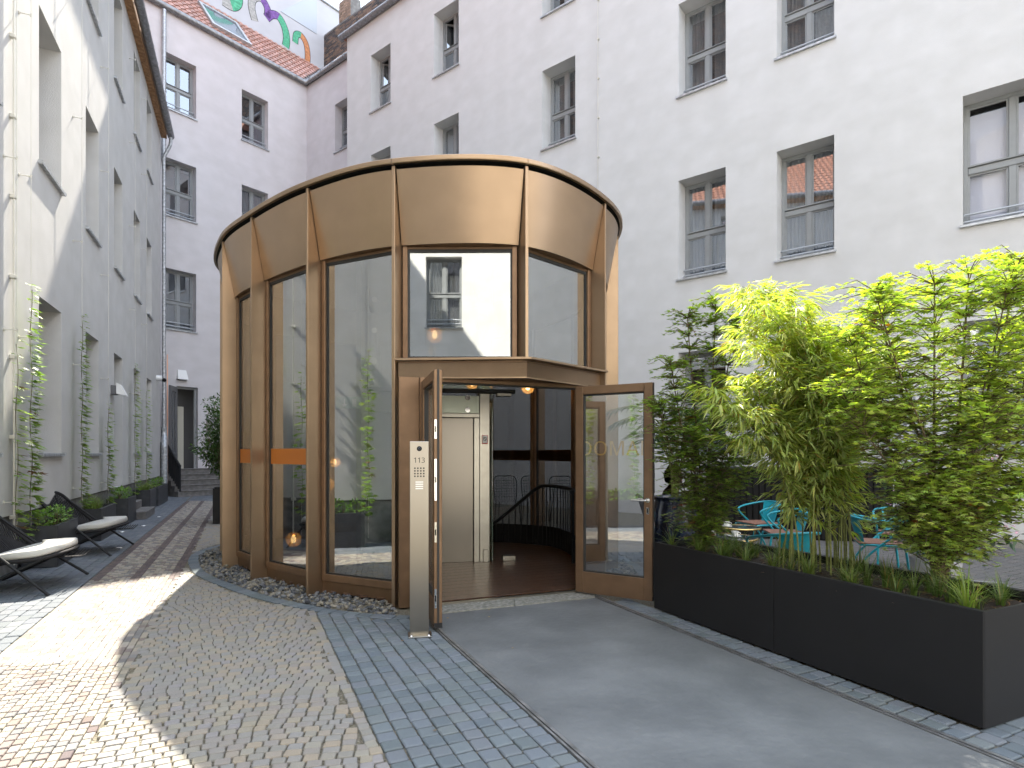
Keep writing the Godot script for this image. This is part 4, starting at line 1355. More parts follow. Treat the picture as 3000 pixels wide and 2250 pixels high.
	var up := [PL[0] - PN[0] * 0.16, PL[1] + PN[1] * 0.02, PL[2] - PN[2] * 0.16]
	var fl := MB.new()
	var oa: Vector2 = PL[0] + PN[0] * 0.01 + Vector2(0.02, 0.0)
	var ob: Vector2 = PL[1] + PN[1] * 0.11
	var oc: Vector2 = PL[2] + PN[2] * 0.03
	fl.prism(PackedVector2Array([oa, ob, oc, PL[2] - PN[2] * 0.24, PL[1] - PN[1] * 0.24, PL[0] - PN[0] * 0.24]), 2.398, 2.418, true)
	put("flange", fl, M.bronze, cn)
	var fp := [PL[0] - PN[0] * 0.05 + Vector2(0.03, 0), PL[1] + PN[1] * 0.0, PL[2] - PN[2] * 0.06]
	for k in 2:
		var fm := MB.new()
		var a: Vector2 = fp[k]; var c: Vector2 = fp[k + 1]
		var t := (c - a).normalized()
		var nn := Vector2(t.y, -t.x)
		vbox(fm, a, c, nn, 2.225, 2.378, -0.03, 0.0, 0.003)
		vbox(fm, a, c, nn, 2.378, 2.4, -0.05, -0.02)
		put("canopy_fascia", fm, M.bronze, cn)
	var so := MB.new()
	so.prism(PackedVector2Array([fp[0], fp[1], fp[2], DOOR_R + Vector2(0.3, 0.3), DOOR_L + Vector2(-0.25, 0.05)]), 2.24, 2.39, true)
	put("canopy_soffit", so, M.bronze_frame, cn)
	# --- door frame on the chord
	var dt := (DOOR_R - DOOR_L).normalized()
	var dn := Vector2(dt.y, -dt.x)
	var df := holder("door_frame", b)
	var jm := MB.new()
	vbox(jm, DOOR_L - dt * 0.05, DOOR_L, dn, 0.0, 2.24, -0.06, 0.03, 0.004)
	vbox(jm, DOOR_R, DOOR_R + dt * 0.05, dn, 0.0, 2.24, -0.06, 0.03, 0.004)
	vbox(jm, DOOR_L, DOOR_R, dn, 2.2, 2.24, -0.06, 0.03, 0.004)
	put("jamb", jm, M.bronze_frame, df)
	var head := MB.new()
	vbox(head, DOOR_L, DOOR_R, dn, 2.188, 2.2, -0.05, 0.0)
	put("head_seal", head, M.gasket, df)
	for q in [[DOOR_L - dt * 0.25, DOOR_L - dt * 0.05], [DOOR_R + dt * 0.05, DOOR_R + dt * 0.33]]:
		var sp := MB.new()
		vbox(sp, q[0], q[1], dn, 0.0, 2.24, -0.05, 0.005, 0.004)
		put("side_panel", sp, M.bronze_frame, df)
	for side in [DOOR_L + dt * 0.006, DOOR_R - dt * 0.03]:
		for y in [0.18, 0.95, 1.3, 1.85]:
			var hm := MB.new()
			hm.box(at(P3(side + dt * 0.01, y), 0), Vector3(0.025, 0.2, 0.05), 0.004)
			put("hinge_plate", hm, M.black_metal, df)
	door_leaf(b, Vector2(-0.845, 5.79), Vector2(-0.62, 4.98), false)
	door_leaf(b, Vector2(0.69, 6.33), Vector2(1.405, 5.90), true)
	# --- floor boards, parallel to the doors
	var fl2 := holder("timber_floor", b)
	var behind := PackedVector2Array([DOOR_L - dt * 5 - dn * 0.02, DOOR_R + dt * 5 - dn * 0.02, DOOR_R + dt * 5 - dn * 12, DOOR_L - dt * 5 - dn * 12])
	var poly: PackedVector2Array = Geometry2D.intersect_polygons(outline(-0.22), behind)[0]
	var sub := MB.new()
	sub.prism(poly, -0.05, 0.012)
	put("sub_floor", sub, M.black, fl2)
	var mats := []
	for k in 4:
		var wm: StandardMaterial3D = M.wood_floor.duplicate()
		wm.albedo_color = lin(0.115 * [1.0, 0.85, 1.15, 0.95][k], 0.062 * [1.0, 0.85, 1.1, 0.9][k], 0.036 * [1, 0.85, 1.1, 0.9][k])
		mats.append(wm)
	for r in 38:
		var c := DOOR_L - dn * (0.1 + r * 0.162)
		var line := PackedVector2Array([c - dt * 8, c + dt * 8])
		for seg in Geometry2D.intersect_polyline_with_polygon(line, poly):
			var bm := MB.new()
			vbox(bm, seg[0], seg[seg.size() - 1], dn, 0.014, 0.03, -0.08, 0.079, 0.002)
			put("floor_board", bm, mats[rng.randi() % 4], fl2)
	rebase(b, V(-1.5, 0, 8.7))

func door_leaf(b: Node3D, h: Vector2, e: Vector2, lettered: bool) -> void:
	var lf := holder("door_leaf", b)
	var t := (e - h).normalized()
	var L := h.distance_to(e)
	var n := Vector2(t.y, -t.x)
	if n.dot(h) > 0: n = -n
	var k := 0.085
	var fm := MB.new()
	for q in [[0.0, k, 0.03, 2.2], [L - k, L, 0.03, 2.2], [k, L - k, 0.03, 0.25], [k, L - k, 2.115, 2.2]]:
		vbox(fm, h + t * q[0], h + t * q[1], n, q[2], q[3], -0.035, 0.035, 0.004)
	put("leaf_frame", fm, M.bronze_frame, lf)
	var gk := MB.new()
	for q in [[k, k + 0.012, 0.25, 2.115], [L - k - 0.012, L - k, 0.25, 2.115], [k + 0.012, L - k - 0.012, 0.25, 0.264], [k + 0.012, L - k - 0.012, 2.1, 2.115]]:
		vbox(gk, h + t * q[0], h + t * q[1], n, q[2], q[3], -0.02, 0.02)
	put("gasket", gk, M.gasket, lf)
	var g1 := MB.new()
	g1.quad_to(P3(h + t * k, 0.25), P3(h + t * (L - k), 0.25), P3(h + t * (L - k), 2.115), P3(h + t * k, 2.115), P3(n, 0))
	put("pane", g1, M.coat, lf)
	var g2 := MB.new()
	var o := n * -0.014
	g2.quad_to(P3(h + t * k + o, 0.25), P3(h + t * (L - k) + o, 0.25), P3(h + t * (L - k) + o, 2.115), P3(h + t * k + o, 2.115), P3(n, 0))
	put("inner_pane", g2, M.door_glass, lf)
	# black seal and steel strike plates on the closing edge
	var sm := MB.new()
	vbox(sm, e + t * 0.0005, e + t * 0.006, n, 0.04, 2.2, -0.01, 0.008)
	put("edge_seal", sm, M.gasket, lf)
	for q in [[0.2, 0.36], [0.75, 0.92], [1.1, 1.45], [1.62, 1.78]]:
		var pm := MB.new()
		vbox(pm, e + t * 0.0005, e + t * 0.004, n, q[0], q[1], 0.012 if not lettered else -0.03, 0.03 if not lettered else -0.012)
		put("strike_plate", pm, M.chrome, lf)
		var hm := MB.new()
		vbox(hm, e + t * 0.004, e + t * 0.006, n, (q[0] + q[1]) / 2 - 0.025, (q[0] + q[1]) / 2 + 0.025, 0.016 if not lettered else -0.026, 0.026 if not lettered else -0.016)
		put("strike_hole", hm, M.black, lf)
	var cap := MB.new()
	vbox(cap, e + t * 0.0005, e + t * 0.008, n, 0.035, 0.075, -0.034, 0.034)
	put("corner_block", cap, M.black_metal, lf)
	if lettered:
		var hd := MB.new()
		var c := h + t * (L - 0.045)
		for s in [1.0, -1.0]:
			var p0 := P3(c + n * s * 0.035, 1.03)
			var p1 := P3(c + n * s * 0.09, 1.03)
			var p2 := P3(c + n * s * 0.09 - t * 0.15, 1.03)
			hd.tube(PackedVector3Array([p0, p0 + (p1 - p0) * 0.2]), 0.024, 14)
			hd.tube(PackedVector3Array([p0, p1, p1.lerp(p2, 0.05), p2]), 0.01, 8)
		put("lever_handle", hd, M.chrome, lf)
		var kh := MB.new()
		vbox(kh, c - t * 0.016, c + t * 0.016, n, 0.89, 0.96, 0.034, 0.041, 0.003)
		put("keyhole_plate", kh, M.chrome, lf)
		var kk := MB.new()
		vbox(kk, c - t * 0.005, c + t * 0.005, n, 0.905, 0.945, 0.041, 0.043)
		put("keyhole", kk, M.black, lf)
		var x := Vector3(t.x, 0, -t.y)
		var face := Basis(x, Vector3.UP, P3(n, 0))
		if x.cross(Vector3.UP).dot(P3(n, 0)) < 0: face = Basis(-x, Vector3.UP, P3(n, 0))
		lettering("sign_lettering", "DOMAE", 0.15, P3(h + t * (L * 0.5) + n * -0.008, 1.545), face, M.gold, lf, 0.74)

func lettering(called: String, words: String, high: float, where: Vector3, face: Basis, m: Material, parent: Node3D, wide := 0.0) -> void:
	var tm := TextMesh.new()
	var f := SystemFont.new()
	f.font_names = PackedStringArray(["Droid Sans"])
	tm.font = f
	tm.text = words
	tm.font_size = 64
	tm.pixel_size = high / 46.0
	tm.depth = 0.001
	tm.material = m
	var o := MeshInstance3D.new()
	o.name = called
	o.mesh = tm
	var s := 1.0
	var bb := tm.get_aabb()
	if wide > 0.0 and bb.size.x > 0: s = wide / bb.size.x
	o.transform = Transform3D(face * Basis.from_scale(Vector3(s, 1, 1)), where)
	parent.add_child(o, true)

func pylon() -> void:
	var t := Vector2(0.985, 0.17).normalized()
	var b := thing("intercom_pylon", "brushed steel intercom pylon numbered 113 beside the open door", "intercom", "", V(-0.765, 0, 4.9), atan2(t.y, t.x))
	var mb := MB.new()
	mb.box(at(Vector3(0, 0.8, 0)), Vector3(0.155, 1.59, 0.07), 0.003)
	put("post", mb, M.steel_brushed, b)
	var bp := MB.new()
	bp.box(at(Vector3(0.005, 0.006, 0.02)), Vector3(0.19, 0.012, 0.15), 0.002)
	put("base_plate", bp, M.steel, b)
	for x in [-0.065, 0.075]:
		var bo := MB.new()
		bo.lathe(at(Vector3(x, 0.012, 0.075)), [Vector2(0.012, 0.0), Vector2(0.011, 0.008), Vector2(0.0, 0.012)], 10)
		put("bolt", bo, M.chrome, b)
	var z := 0.0352
	var ry := Basis(Vector3.RIGHT, PI / 2)
	var ln := MB.new()
	ln.lathe(Transform3D(ry, Vector3(0, 1.535, z)), [Vector2(0.021, 0.0), Vector2(0.021, 0.006), Vector2(0.015, 0.008), Vector2(0.013, 0.003), Vector2(0.0, 0.003)], 20)
	put("camera_ring", ln, M.black_metal, b)
	var le := MB.new()
	le.lathe(Transform3D(ry, Vector3(0, 1.535, z + 0.002)), [Vector2(0.011, 0.0), Vector2(0.009, 0.006), Vector2(0.0, 0.009)], 16)
	put("camera_lens", le, mat(lin(0.2, 0.21, 0.24), 0.08, 0.6), b)
	lettering("house_number", "113", 0.042, Vector3(0, 1.44, z), Basis(), M.black_metal, b)
	for i in 4:
		for j in 4:
			var hm := MB.new()
			hm.box(at(Vector3(-0.036 + j * 0.024, 1.375 - i * 0.022, z)), Vector3(0.012, 0.012, 0.001))
			put("speaker_hole", hm, M.black_metal, b)
	for i in 4:
		var nm := MB.new()
		nm.box(at(Vector3(0, 1.262 - i * 0.018, z)), Vector3(0.062, 0.009, 0.002))
		put("name_plate", nm, M.white_plastic, b)

func lamp(p: Vector3, r: float, label: String, top: float, drop := true) -> void:
	var b := thing("globe_lamp", label, "pendant lamp", "lit amber globe lamps inside the pavilion", p)
	var gm := MB.new()
	gm.lathe(at(Vector3.ZERO), [Vector2(r * 0.3, -r * 0.954), Vector2(r * 0.6, -r * 0.8), Vector2(r * 0.87, -r * 0.5), Vector2(r, 0.0), Vector2(r * 0.87, r * 0.5), Vector2(r * 0.6, r * 0.8), Vector2(r * 0.3, r * 0.954)], 20)
	put("globe", gm, M.amber, b)
	var bm := MB.new()
	var q := r * 0.34
	bm.lathe(at(Vector3(0, r * 0.05, 0)), [Vector2(0.001, -q * 1.6), Vector2(q * 0.8, -q * 1.2), Vector2(q, -q * 0.3), Vector2(q * 0.85, q * 0.6), Vector2(q * 0.45, q * 1.5)], 12)
	put("bulb", bm, M.bulb, b)
	var cm := MB.new()
	cm.lathe(at(Vector3(0, r * 0.72, 0)), [Vector2(r * 0.34, 0.0), Vector2(r * 0.36, r * 0.3), Vector2(0.01, r * 0.36)], 12)
	put("cap", cm, M.brass, b)
	if drop:
		var wm := MB.new()
		wm.tube(PackedVector3Array([Vector3(0, r, 0), Vector3(0, top - p.y, 0)]), 0.004, 5)
		put("cord", wm, M.black, b)
	var l := OmniLight3D.new()
	l.name = "light"
	l.light_color = Color(1.0, 0.75, 0.42)
	l.light_energy = 0.02
	l.light_size = q
	l.omni_range = 12.0
	l.omni_attenuation = 2.0
	l.shadow_enabled = true
	b.add_child(l)

func interior() -> void:
	# --- the lift in its glass shaft
	var lift := thing("glass_lift", "stainless steel lift door in a green glass shaft inside the pavilion", "lift")
	var t := Vector2(0.985, 0.175).normalized()
	var f := Face.new(Vector2(-2.0, 7.76), t, Vector2(t.y, -t.x))
	var W := 1.72
	var dm := MB.new()
	f.box(dm, 0.62, 1.5, 0.03, 1.97, 0.0, 0.04, 0.004)
	put("lift_door", dm, M.steel_lift, lift)
	var fr := MB.new()
	f.box(fr, 0.5, 0.615, 0.03, 1.97, -0.04, 0.1, 0.004); f.box(fr, 1.505, 1.58, 0.03, 1.97, -0.04, 0.1, 0.004)
	f.box(fr, 0.5, 1.58, 1.975, 2.03, -0.05, 0.1, 0.004); f.box(fr, 1.585, 1.72, 0.03, 2.3, -0.02, 0.1, 0.004)
	put("door_surround", fr, M.steel, lift)
	var pn := MB.new()
	f.box(pn, 0.0, 1.58, 2.035, 2.27, -0.01, 0.06, 0.003)
	put("header_panel", pn, grain(mat(lin(0.34, 0.37, 0.32), 0.3, 0.7), M.soft, 1.0), lift)
	var bar := MB.new()
	f.box(bar, -0.02, W + 0.35, 2.31, 2.36, -0.05, 0.05); f.box(bar, -0.03, 0.03, 0.03, 4.1, -0.03, 0.03); f.box(bar, W + 0.02, W + 0.06, 0.03, 4.1, 1.5, 1.56)
	f.box(bar, -0.03, 0.03, 0.03, 4.1, 1.5, 1.56); f.box(bar, -0.02, W + 0.05, 2.31, 2.36, 1.5, 1.55)
	put("shaft_frame", bar, M.black_metal, lift)
	for q in [[0.0, 0.5, 0.03, 2.03], [0.0, 0.86, 2.36, 4.05], [0.87, 1.74, 2.36, 4.05]]:
		var gm := MB.new()
		f.box(gm, q[0], q[1], q[2], q[3], -0.02, -0.008)
		put("glass_panel", gm, M.green_glass, lift)
	for q in [[W + 0.04, 0.0, 1.5], [0.0, 0.0, 1.5]]:
		for y in [[0.03, 2.3], [2.37, 4.05]]:
			var gm := MB.new()
			f.box(gm, q[0] - 0.006, q[0] + 0.006, y[0], y[1], q[1], q[2])
			put("glass_panel", gm, M.green_glass, lift)
	var bk := MB.new()
	f.box(bk, 0.04, W, 0.03, 2.3, 1.42, 1.46)
	put("lift_car", bk, M.steel, lift)
	for q in [[1.42, 2.08], [1.42, 2.24], [1.52, 2.46], [0.2, 2.7], [0.2, 3.1], [0.2, 3.5], [0.7, 2.7], [0.7, 3.5]]:
		var dm2 := MB.new()
		dm2.tube(PackedVector3Array([f.w(q[0], q[1], -0.02), f.w(q[0], q[1], -0.05)]), 0.035, 16)
		put("glass_fitting", dm2, M.chrome, lift)
	var mc := MB.new()
	f.box(mc, 0.95, 1.0, 2.37, 2.75, 0.1, 0.2); f.box(mc, 0.5, 0.75, 2.37, 2.8, 0.2, 0.4)
	put("lift_gear", mc, M.black_metal, lift)
	var ym := MB.new()
	f.box(ym, 1.06, 1.1, 2.37, 2.75, 0.1, 0.14)
	put("guide_rail", ym, M.yellow, lift)
	var fl := MB.new()
	f.box(fl, W + 0.1, W + 0.3, 2.27, 2.36, -0.02, 0.1, 0.006)
	put("glass_clamp", fl, M.steel, lift)
	var bt := MB.new()
	f.box(bt, W - 0.09, W - 0.02, 0.03, 0.2, -0.05, -0.02, 0.004); f.box(bt, W + 0.18, W + 0.36, 0.03, 0.1, -0.02, 0.1, 0.006)
	put("floor_clamp", bt, M.steel, lift)
	rebase(lift, f.w(W / 2, 0, 0.7))
	var ns := thing("no_entry_sticker", "small red framed warning sticker on the lift's glass side", "sticker")
	var s1 := MB.new(); var s2 := MB.new(); var s3 := MB.new()
	f.box(s1, 1.615, 1.695, 1.62, 1.74, -0.026, -0.022)
	f.box(s2, 1.622, 1.688, 1.635, 1.733, -0.028, -0.026)
	var ring := PackedVector3Array()
	for k in 16: ring.append(f.w(1.655 + 0.022 * cos(k * TAU / 16), 1.69 + 0.022 * sin(k * TAU / 16), -0.029))
	s3.tube(ring, 0.003, 5, false, true)
	s3.tube(PackedVector3Array([f.w(1.64, 1.705, -0.029), f.w(1.67, 1.675, -0.029)]), 0.003, 5)
	put("border", s1, M.red, ns); put("paper", s2, M.white_plastic, ns); put("symbol", s3, M.black, ns)
	rebase(ns, f.w(1.655, 1.62, -0.02))
	# emergency exit sign behind the second pane
	var ex := thing("exit_sign", "small green emergency exit sign hanging inside the pavilion", "sign")
	var em := MB.new()
	em.box(at(V(-2.05, 2.13, 7.45), 0.3), Vector3(0.3, 0.15, 0.025), 0.004)
	put("plate", em, M.sign_green, ex)
	var ea := MB.new()
	var eb := Transform3D(Basis(Vector3.UP, 0.3), V(-2.05, 2.13, 7.45))
	ea.box(eb * at(Vector3(-0.05, 0.01, 0.014)), Vector3(0.016, 0.08, 0.003))
	ea.tri_to(eb * Vector3(-0.085, -0.02, 0.0145), eb * Vector3(-0.015, -0.02, 0.0145), eb * Vector3(-0.05, -0.06, 0.0145), Vector3(0, 0, 1))
	ea.box(eb * at(Vector3(0.07, 0.0, 0.014)), Vector3(0.05, 0.1, 0.003))
	put("pictogram", ea, M.white_plastic, ex)
	rebase(ex, V(-2.05, 2.05, 7.45))
	# --- balustrade of the stair that winds down at the back
	var rl := thing("stair_balustrade", "black stair balustrade with curved handrail inside the pavilion", "railing")
	var path := [V(-0.45, 0.24, 9.8), V(-0.15, 0.46, 9.75), V(0.15, 0.72, 9.65), V(0.42, 0.95, 9.5), V(0.6, 0.98, 9.35), V(0.74, 0.98, 9.05), V(0.82, 0.98, 8.7), V(0.86, 0.98, 8.3), V(0.8, 0.98, 7.9)]
	var hm := MB.new()
	hm.tube(smooth(path, 3), 0.028, 8)
	put("handrail", hm, M.black_metal, rl)
	var pts := smooth(path, 3)
	var low := MB.new()
	var lg := []
	for lv in [0.03, 0.34]:
		var row := []
		for p in smooth(path, 3): row.append(Vector3(p.x, minf(lv, p.y - 0.03), p.z))
		lg.append(row)
	low.sheet(lg, Vector3(0, 0, 1), 0.03)
	put("stair_string", low, M.black, rl)
	for p in pts:
		var bm := MB.new()
		bm.tube(PackedVector3Array([Vector3(p.x, 0.03, p.z), p]), 0.009, 6)
		put("baluster", bm, M.black_metal, rl)
	rebase(rl, V(-0.7, 0.03, 9.3))
	lamp(V(0.24, 2.5, 9.0), 0.105, "glowing amber globe lamp hanging in the doorway view, highest one", 4.17)
	lamp(V(0.42, 1.3, 10.1), 0.085, "glowing amber globe lamp hanging low behind the handrail", 4.17)
	lamp(V(-0.6, 2.55, 8.9), 0.1, "amber globe lamp half hidden by the door lintel near the lift", 4.17)
	lamp(V(-0.95, 2.95, 7.3), 0.1, "amber globe lamp glowing behind the upper front pane", 4.17)
	lamp(V(-2.98, 0.32, 8.1), 0.105, "amber globe lamp hanging lowest, behind the third pane", 4.17)
	lamp(V(-2.52, 1.07, 8.1), 0.1, "amber globe lamp seen at the edge of the widest pane", 4.17)
	lamp(V(-2.65, 1.36, 8.9), 0.075, "small amber globe lamp further back behind the widest pane", 4.17)

func leaf5(mb: MB, p: Vector3, x: Vector3, up: Vector3, s: float) -> void:
	var side := up.cross(x).normalized()
	var nn := x.cross(side).normalized() * -1.0
	if nn.dot(up) < 0: nn = -nn
	var a := PackedFloat32Array([-1.2, -0.6, 0.0, 0.6, 1.2])
	var l := PackedFloat32Array([0.55, 0.88, 1.0, 0.88, 0.55])
	for i in 5:
		var d := x * cos(a[i]) + side * sin(a[i])
		var e := side * cos(a[i]) - x * sin(a[i])
		var m := p + d * s * l[i] * 0.42
		var tip: Vector3 = p + d * s * l[i] - up * s * 0.12 * l[i]
		var k := mb.v.size()
		var w: float = s * 0.14 * l[i]
		mb.vert(p, nn); mb.vert(m + e * w, (nn + e * 0.25).normalized()); mb.vert(tip, nn); mb.vert(m - e * w, (nn - e * 0.25).normalized())
		for j in [0, 1, 2, 0, 2, 3]: mb.ix.append(k + j)
func blade(mb: MB, p: Vector3, x: Vector3, up: Vector3, L: float, w: float) -> void:
	var side := up.cross(x).normalized()
	var nn := x.cross(side).normalized()
	if nn.dot(up) < 0: nn = -nn
	var m := p + x * L * 0.4
	var tip := p + x * L - up * L * 0.15
	var k := mb.v.size()
	mb.vert(p, nn); mb.vert(m + side * w, (nn + side * 0.3).normalized()); mb.vert(tip, nn); mb.vert(m - side * w, (nn - side * 0.3).normalized())
	for j in [0, 1, 2, 0, 2, 3]: mb.ix.append(k + j)
func ball() -> Vector3:
	while true:
		var q := Vector3(rf(-1, 1), rf(-1, 1), rf(-1, 1))
		if q.length() < 1.0 and q.length() > 0.05: return q
	return Vector3.UP
func tone(c: Color, spread := 0.25) -> Color:
	var s := rf(1.0 - spread, 1.0 + spread)
	return Color(c.r * s * rf(0.85, 1.15), c.g * s, c.b * s * rf(0.8, 1.2))

# stems: array of [tip offset from base, radius]; leaves in flat sprays on side twigs
func maple(label: String, base: Vector3, tips: Array, low: float, twigs: int, reach: float, size: float, col: Color) -> void:
	var b := thing("japanese_maple", label, "tree", "", base)
	var wood := MB.new()
	var lv := MB.new()
	var curves := []
	for t in tips:
		var tip: Vector3 = t[0]
		var mid := Vector3(tip.x * 0.35 + rf(-0.06, 0.06), tip.y * 0.45, tip.z * 0.35 + rf(-0.06, 0.06))
		var c := smooth([Vector3(rf(-0.03, 0.03), -0.05, rf(-0.03, 0.03)), Vector3(mid.x * 0.3, tip.y * 0.18, mid.z * 0.3), mid, Vector3(lerpf(mid.x, tip.x, 0.6), tip.y * 0.75, lerpf(mid.z, tip.z, 0.6)), tip], 5)
		var rr := []
		for i in c.size(): rr.append(lerpf(t[1], 0.0035, pow(float(i) / c.size(), 0.7)))
		wood.tube(c, rr, 7, false)
		curves.append(c)
	for k in twigs:
		var c: PackedVector3Array = curves[rng.randi() % curves.size()]
		var u := pow(rng.randf(), 0.75) if k % 12 else 1.0
		u = lerpf(low, 1.0, u)
		var p := c[int(u * (c.size() - 1))]
		var az := rf(0, TAU)
		var L := reach * rf(0.35, 1.0) * lerpf(1.0, 0.7, u)
		var d := Vector3(cos(az), rf(-0.25, 0.9), sin(az)).normalized()
		var q := p + d * L * 0.55 + Vector3(0, 0.02, 0)
		var e := p + Vector3(d.x, d.y * 0.4, d.z) * L
		wood.tube(PackedVector3Array([p, q, e]), [0.004, 0.0028, 0.0015], 4, false)
		var n := 7 + rng.randi() % 5
		var warm := rng.randf() < 0.012
		for i in n:
			var s := (i + 0.6) / n
			var o := p.lerp(q, s * 2) if s < 0.5 else q.lerp(e, s * 2 - 1)
			var sd := Vector3(-d.z, 0, d.x) * (1 if i % 2 else -1)
			var x := (sd * rf(0.5, 1.0) + d * rf(0.2, 0.8) + Vector3(0, rf(-0.35, 0.15), 0)).normalized()
			lv.col = tone(Color(0.3, 0.12, 0.04) if warm else col, 0.3)
			leaf5(lv, o + Vector3(0, rf(-0.015, 0.02), 0), x, (Vector3.UP + ball() * 0.45).normalized(), size * rf(0.7, 1.2))
		lv.col = tone(col)
		leaf5(lv, e, d, (Vector3.UP + ball() * 0.3).normalized(), size * rf(0.8, 1.2))
	put("trunk", wood, M.bark, b)
	put("crown", lv, M.leaf, b)

func bamboo() -> void:
	var base := V(2.42, 0.6, 4.66)
	var b := thing("bamboo", "tall arching bamboo clump with pale yellow green leaves in the middle of the planter", "bamboo", "", base)
	var tips := [[1.88, 2.86], [1.72, 2.62], [2.02, 2.78], [2.12, 2.62], [2.3, 2.5], [2.45, 2.42], [2.62, 2.42], [2.78, 2.5], [2.95, 2.3], [1.62, 2.3], [1.45, 2.0], [1.58, 1.86], [1.75, 2.1], [2.2, 2.2], [2.36, 2.15], [2.55, 2.05], [2.72, 2.0], [2.9, 1.85], [1.95, 2.35], [1.85, 2.5], [2.5, 2.25], [1.66, 1.6], [2.3, 1.8], [2.6, 1.7], [2.0, 2.1], [2.15, 1.95], [2.75, 2.25], [3.02, 2.05], [1.8, 1.8]]
	var lv := MB.new()
	var green := Color(0.54, 0.6, 0.22)
	var k := 0
	for t in tips:
		k += 1
		var cm := MB.new()
		var foot := Vector3(rf(-0.27, 0.28), -0.05, rf(-0.16, 0.18))
		var tip := Vector3(t[0] - base.x + rf(-0.05, 0.05), t[1] - 0.6, rf(-0.25, 0.3))
		var c := PackedVector3Array()
		var rr := []
		for i in 13:
			var u := i / 12.0
			c.append(Vector3(lerpf(foot.x, tip.x, pow(u, 2.1)), lerpf(-0.05, tip.y, 1.0 - pow(1.0 - u, 1.45)), lerpf(foot.z, tip.z, pow(u, 1.8))))
			rr.append(lerpf(0.0075, 0.002, u))
		cm.tube(c, rr, 6, false)
		for i in range(1, 10):
			var tt := (c[i + 1] - c[i]).normalized()
			cm.tube(PackedVector3Array([c[i] - tt * 0.004, c[i] + tt * 0.004]), rr[i] * 1.35, 6, false)
		put("culm", cm, M.culm, b)
		for i in 130:
			var u := lerpf(0.2, 1.0, pow(rng.randf(), 0.55))
			var f := u * 12.0
			var p := c[int(f)].lerp(c[mini(int(f) + 1, 12)], f - int(f))
			var az := rf(0, TAU)
			var d := Vector3(cos(az), rf(-0.25, 0.55), sin(az)).normalized()
			var tw := p + d * rf(0.04, 0.2) * lerpf(0.7, 1.1, u)
			cm = MB.new()
			for j in 6:
				var x := (d + ball() * 0.7 + Vector3(0, -0.55, 0)).normalized()
				lv.col = tone(green, 0.3)
				if rng.randf() < 0.05: lv.col = tone(Color(0.4, 0.27, 0.07))
				blade(lv, p.lerp(tw, 0.4 + j * 0.12), x, (Vector3.UP + ball() * 0.6).normalized(), rf(0.075, 0.13), rf(0.0055, 0.0085))
	put("leaves", lv, M.leaf, b)

func tuft(mb: MB, p: Vector3, n: int, L: float, w: float, col: Color) -> void:
	for i in n:
		var az := rf(0, TAU)
		var lean := rf(0.15, 0.95)
		var h := L * rf(0.6, 1.15)
		var dir := Vector3(cos(az), 0, sin(az))
		mb.col = tone(col, 0.3)
		if rng.randf() < 0.06: mb.col = Color(0.3, 0.22, 0.08)
		var side := Vector3(-dir.z, 0, dir.x) * w
		var o := p + dir * rf(0, 0.03)
		var prev := o
		for s in 4:
			var u := (s + 1) / 4.0
			var q := o + dir * h * lean * u * u + Vector3.UP * h * (u - lean * 0.62 * u * u)
			var wa := side * (1.0 - s * 0.2); var wb := side * (1.0 - (s + 1) * 0.24)
			mb.quad_to(prev - wa, prev + wa, q + wb, q - wb, Vector3.UP + dir)
			prev = q
func bush(lv: MB, wood: MB, p: Vector3, r: Vector3, n: int, size: float, col: Color, kind := 0) -> void:
	for i in n:
		var q := ball()
		q = q.normalized() * pow(q.length(), 0.45)
		var e := p + Vector3(q.x * r.x, q.y * r.y, q.z * r.z)
		lv.col = tone(col, 0.3)
		var x := (q + ball() * 0.8 + Vector3(0, 0.2, 0)).normalized()
		if kind == 0: blade(lv, e, x, (Vector3.UP + ball() * 0.7).normalized(), size * rf(0.7, 1.3), size * 0.24)
		else: leaf5(lv, e, x, (Vector3.UP + ball() * 0.5).normalized(), size * rf(0.7, 1.2))
		if i % 12 == 0: wood.tube(PackedVector3Array([p - Vector3(0, r.y, 0) + Vector3(q.x, 0, q.z) * 0.05, e]), [0.005, 0.002], 4, false)

func box_planter(called: String, label: String, f: Face, u0: float, u1: float, h: float, d0: float, d1: float, m: Material, group := "", seam := []) -> Node3D:
	var b := thing(called, label, "planter", group)
	var t := 0.014
	var cuts := [u0] + seam + [u1]
	for k in cuts.size() - 1:
		var fm := MB.new()
		f.box(fm, cuts[k] + (0.003 if k > 0 else 0.0), cuts[k + 1] - (0.003 if k < cuts.size() - 2 else 0.0), 0.012, h, d0, d0 + t, 0.003)
		put("front_panel", fm, m, b)
	var bm := MB.new()
	f.box(bm, u0, u1, 0.012, h, d1 - t, d1, 0.003)
	put("back_panel", bm, m, b)
	for e in [u0, u1 - t]:
		var em := MB.new()
		f.box(em, e, e + t, 0.01, h - 0.0015, d0 + t, d1 - t)
		put("end_panel", em, m, b)
	var lip := MB.new()
	f.box(lip, u0 + t, u1 - t, h - 0.03, h - 0.002, d0 + t, d0 + t + 0.03); f.box(lip, u0 + t, u1 - t, h - 0.03, h - 0.002, d1 - t - 0.03, d1 - t)
	put("rim", lip, m, b)
	var g := []
	for i in 13:
		var row := []
		for j in 25:
			row.append(f.w(lerpf(u0 + t, u1 - t, j / 24.0), h - 0.07 + rf(-0.018, 0.018), lerpf(d0 + t, d1 - t, i / 12.0)))
		g.append(row)
	var sm := MB.new()
	sm.sheet(g, Vector3.UP)
	put("soil", sm, M.soil, b)
	rebase(b, f.w((u0 + u1) / 2, 0, (d0 + d1) / 2))
	return b

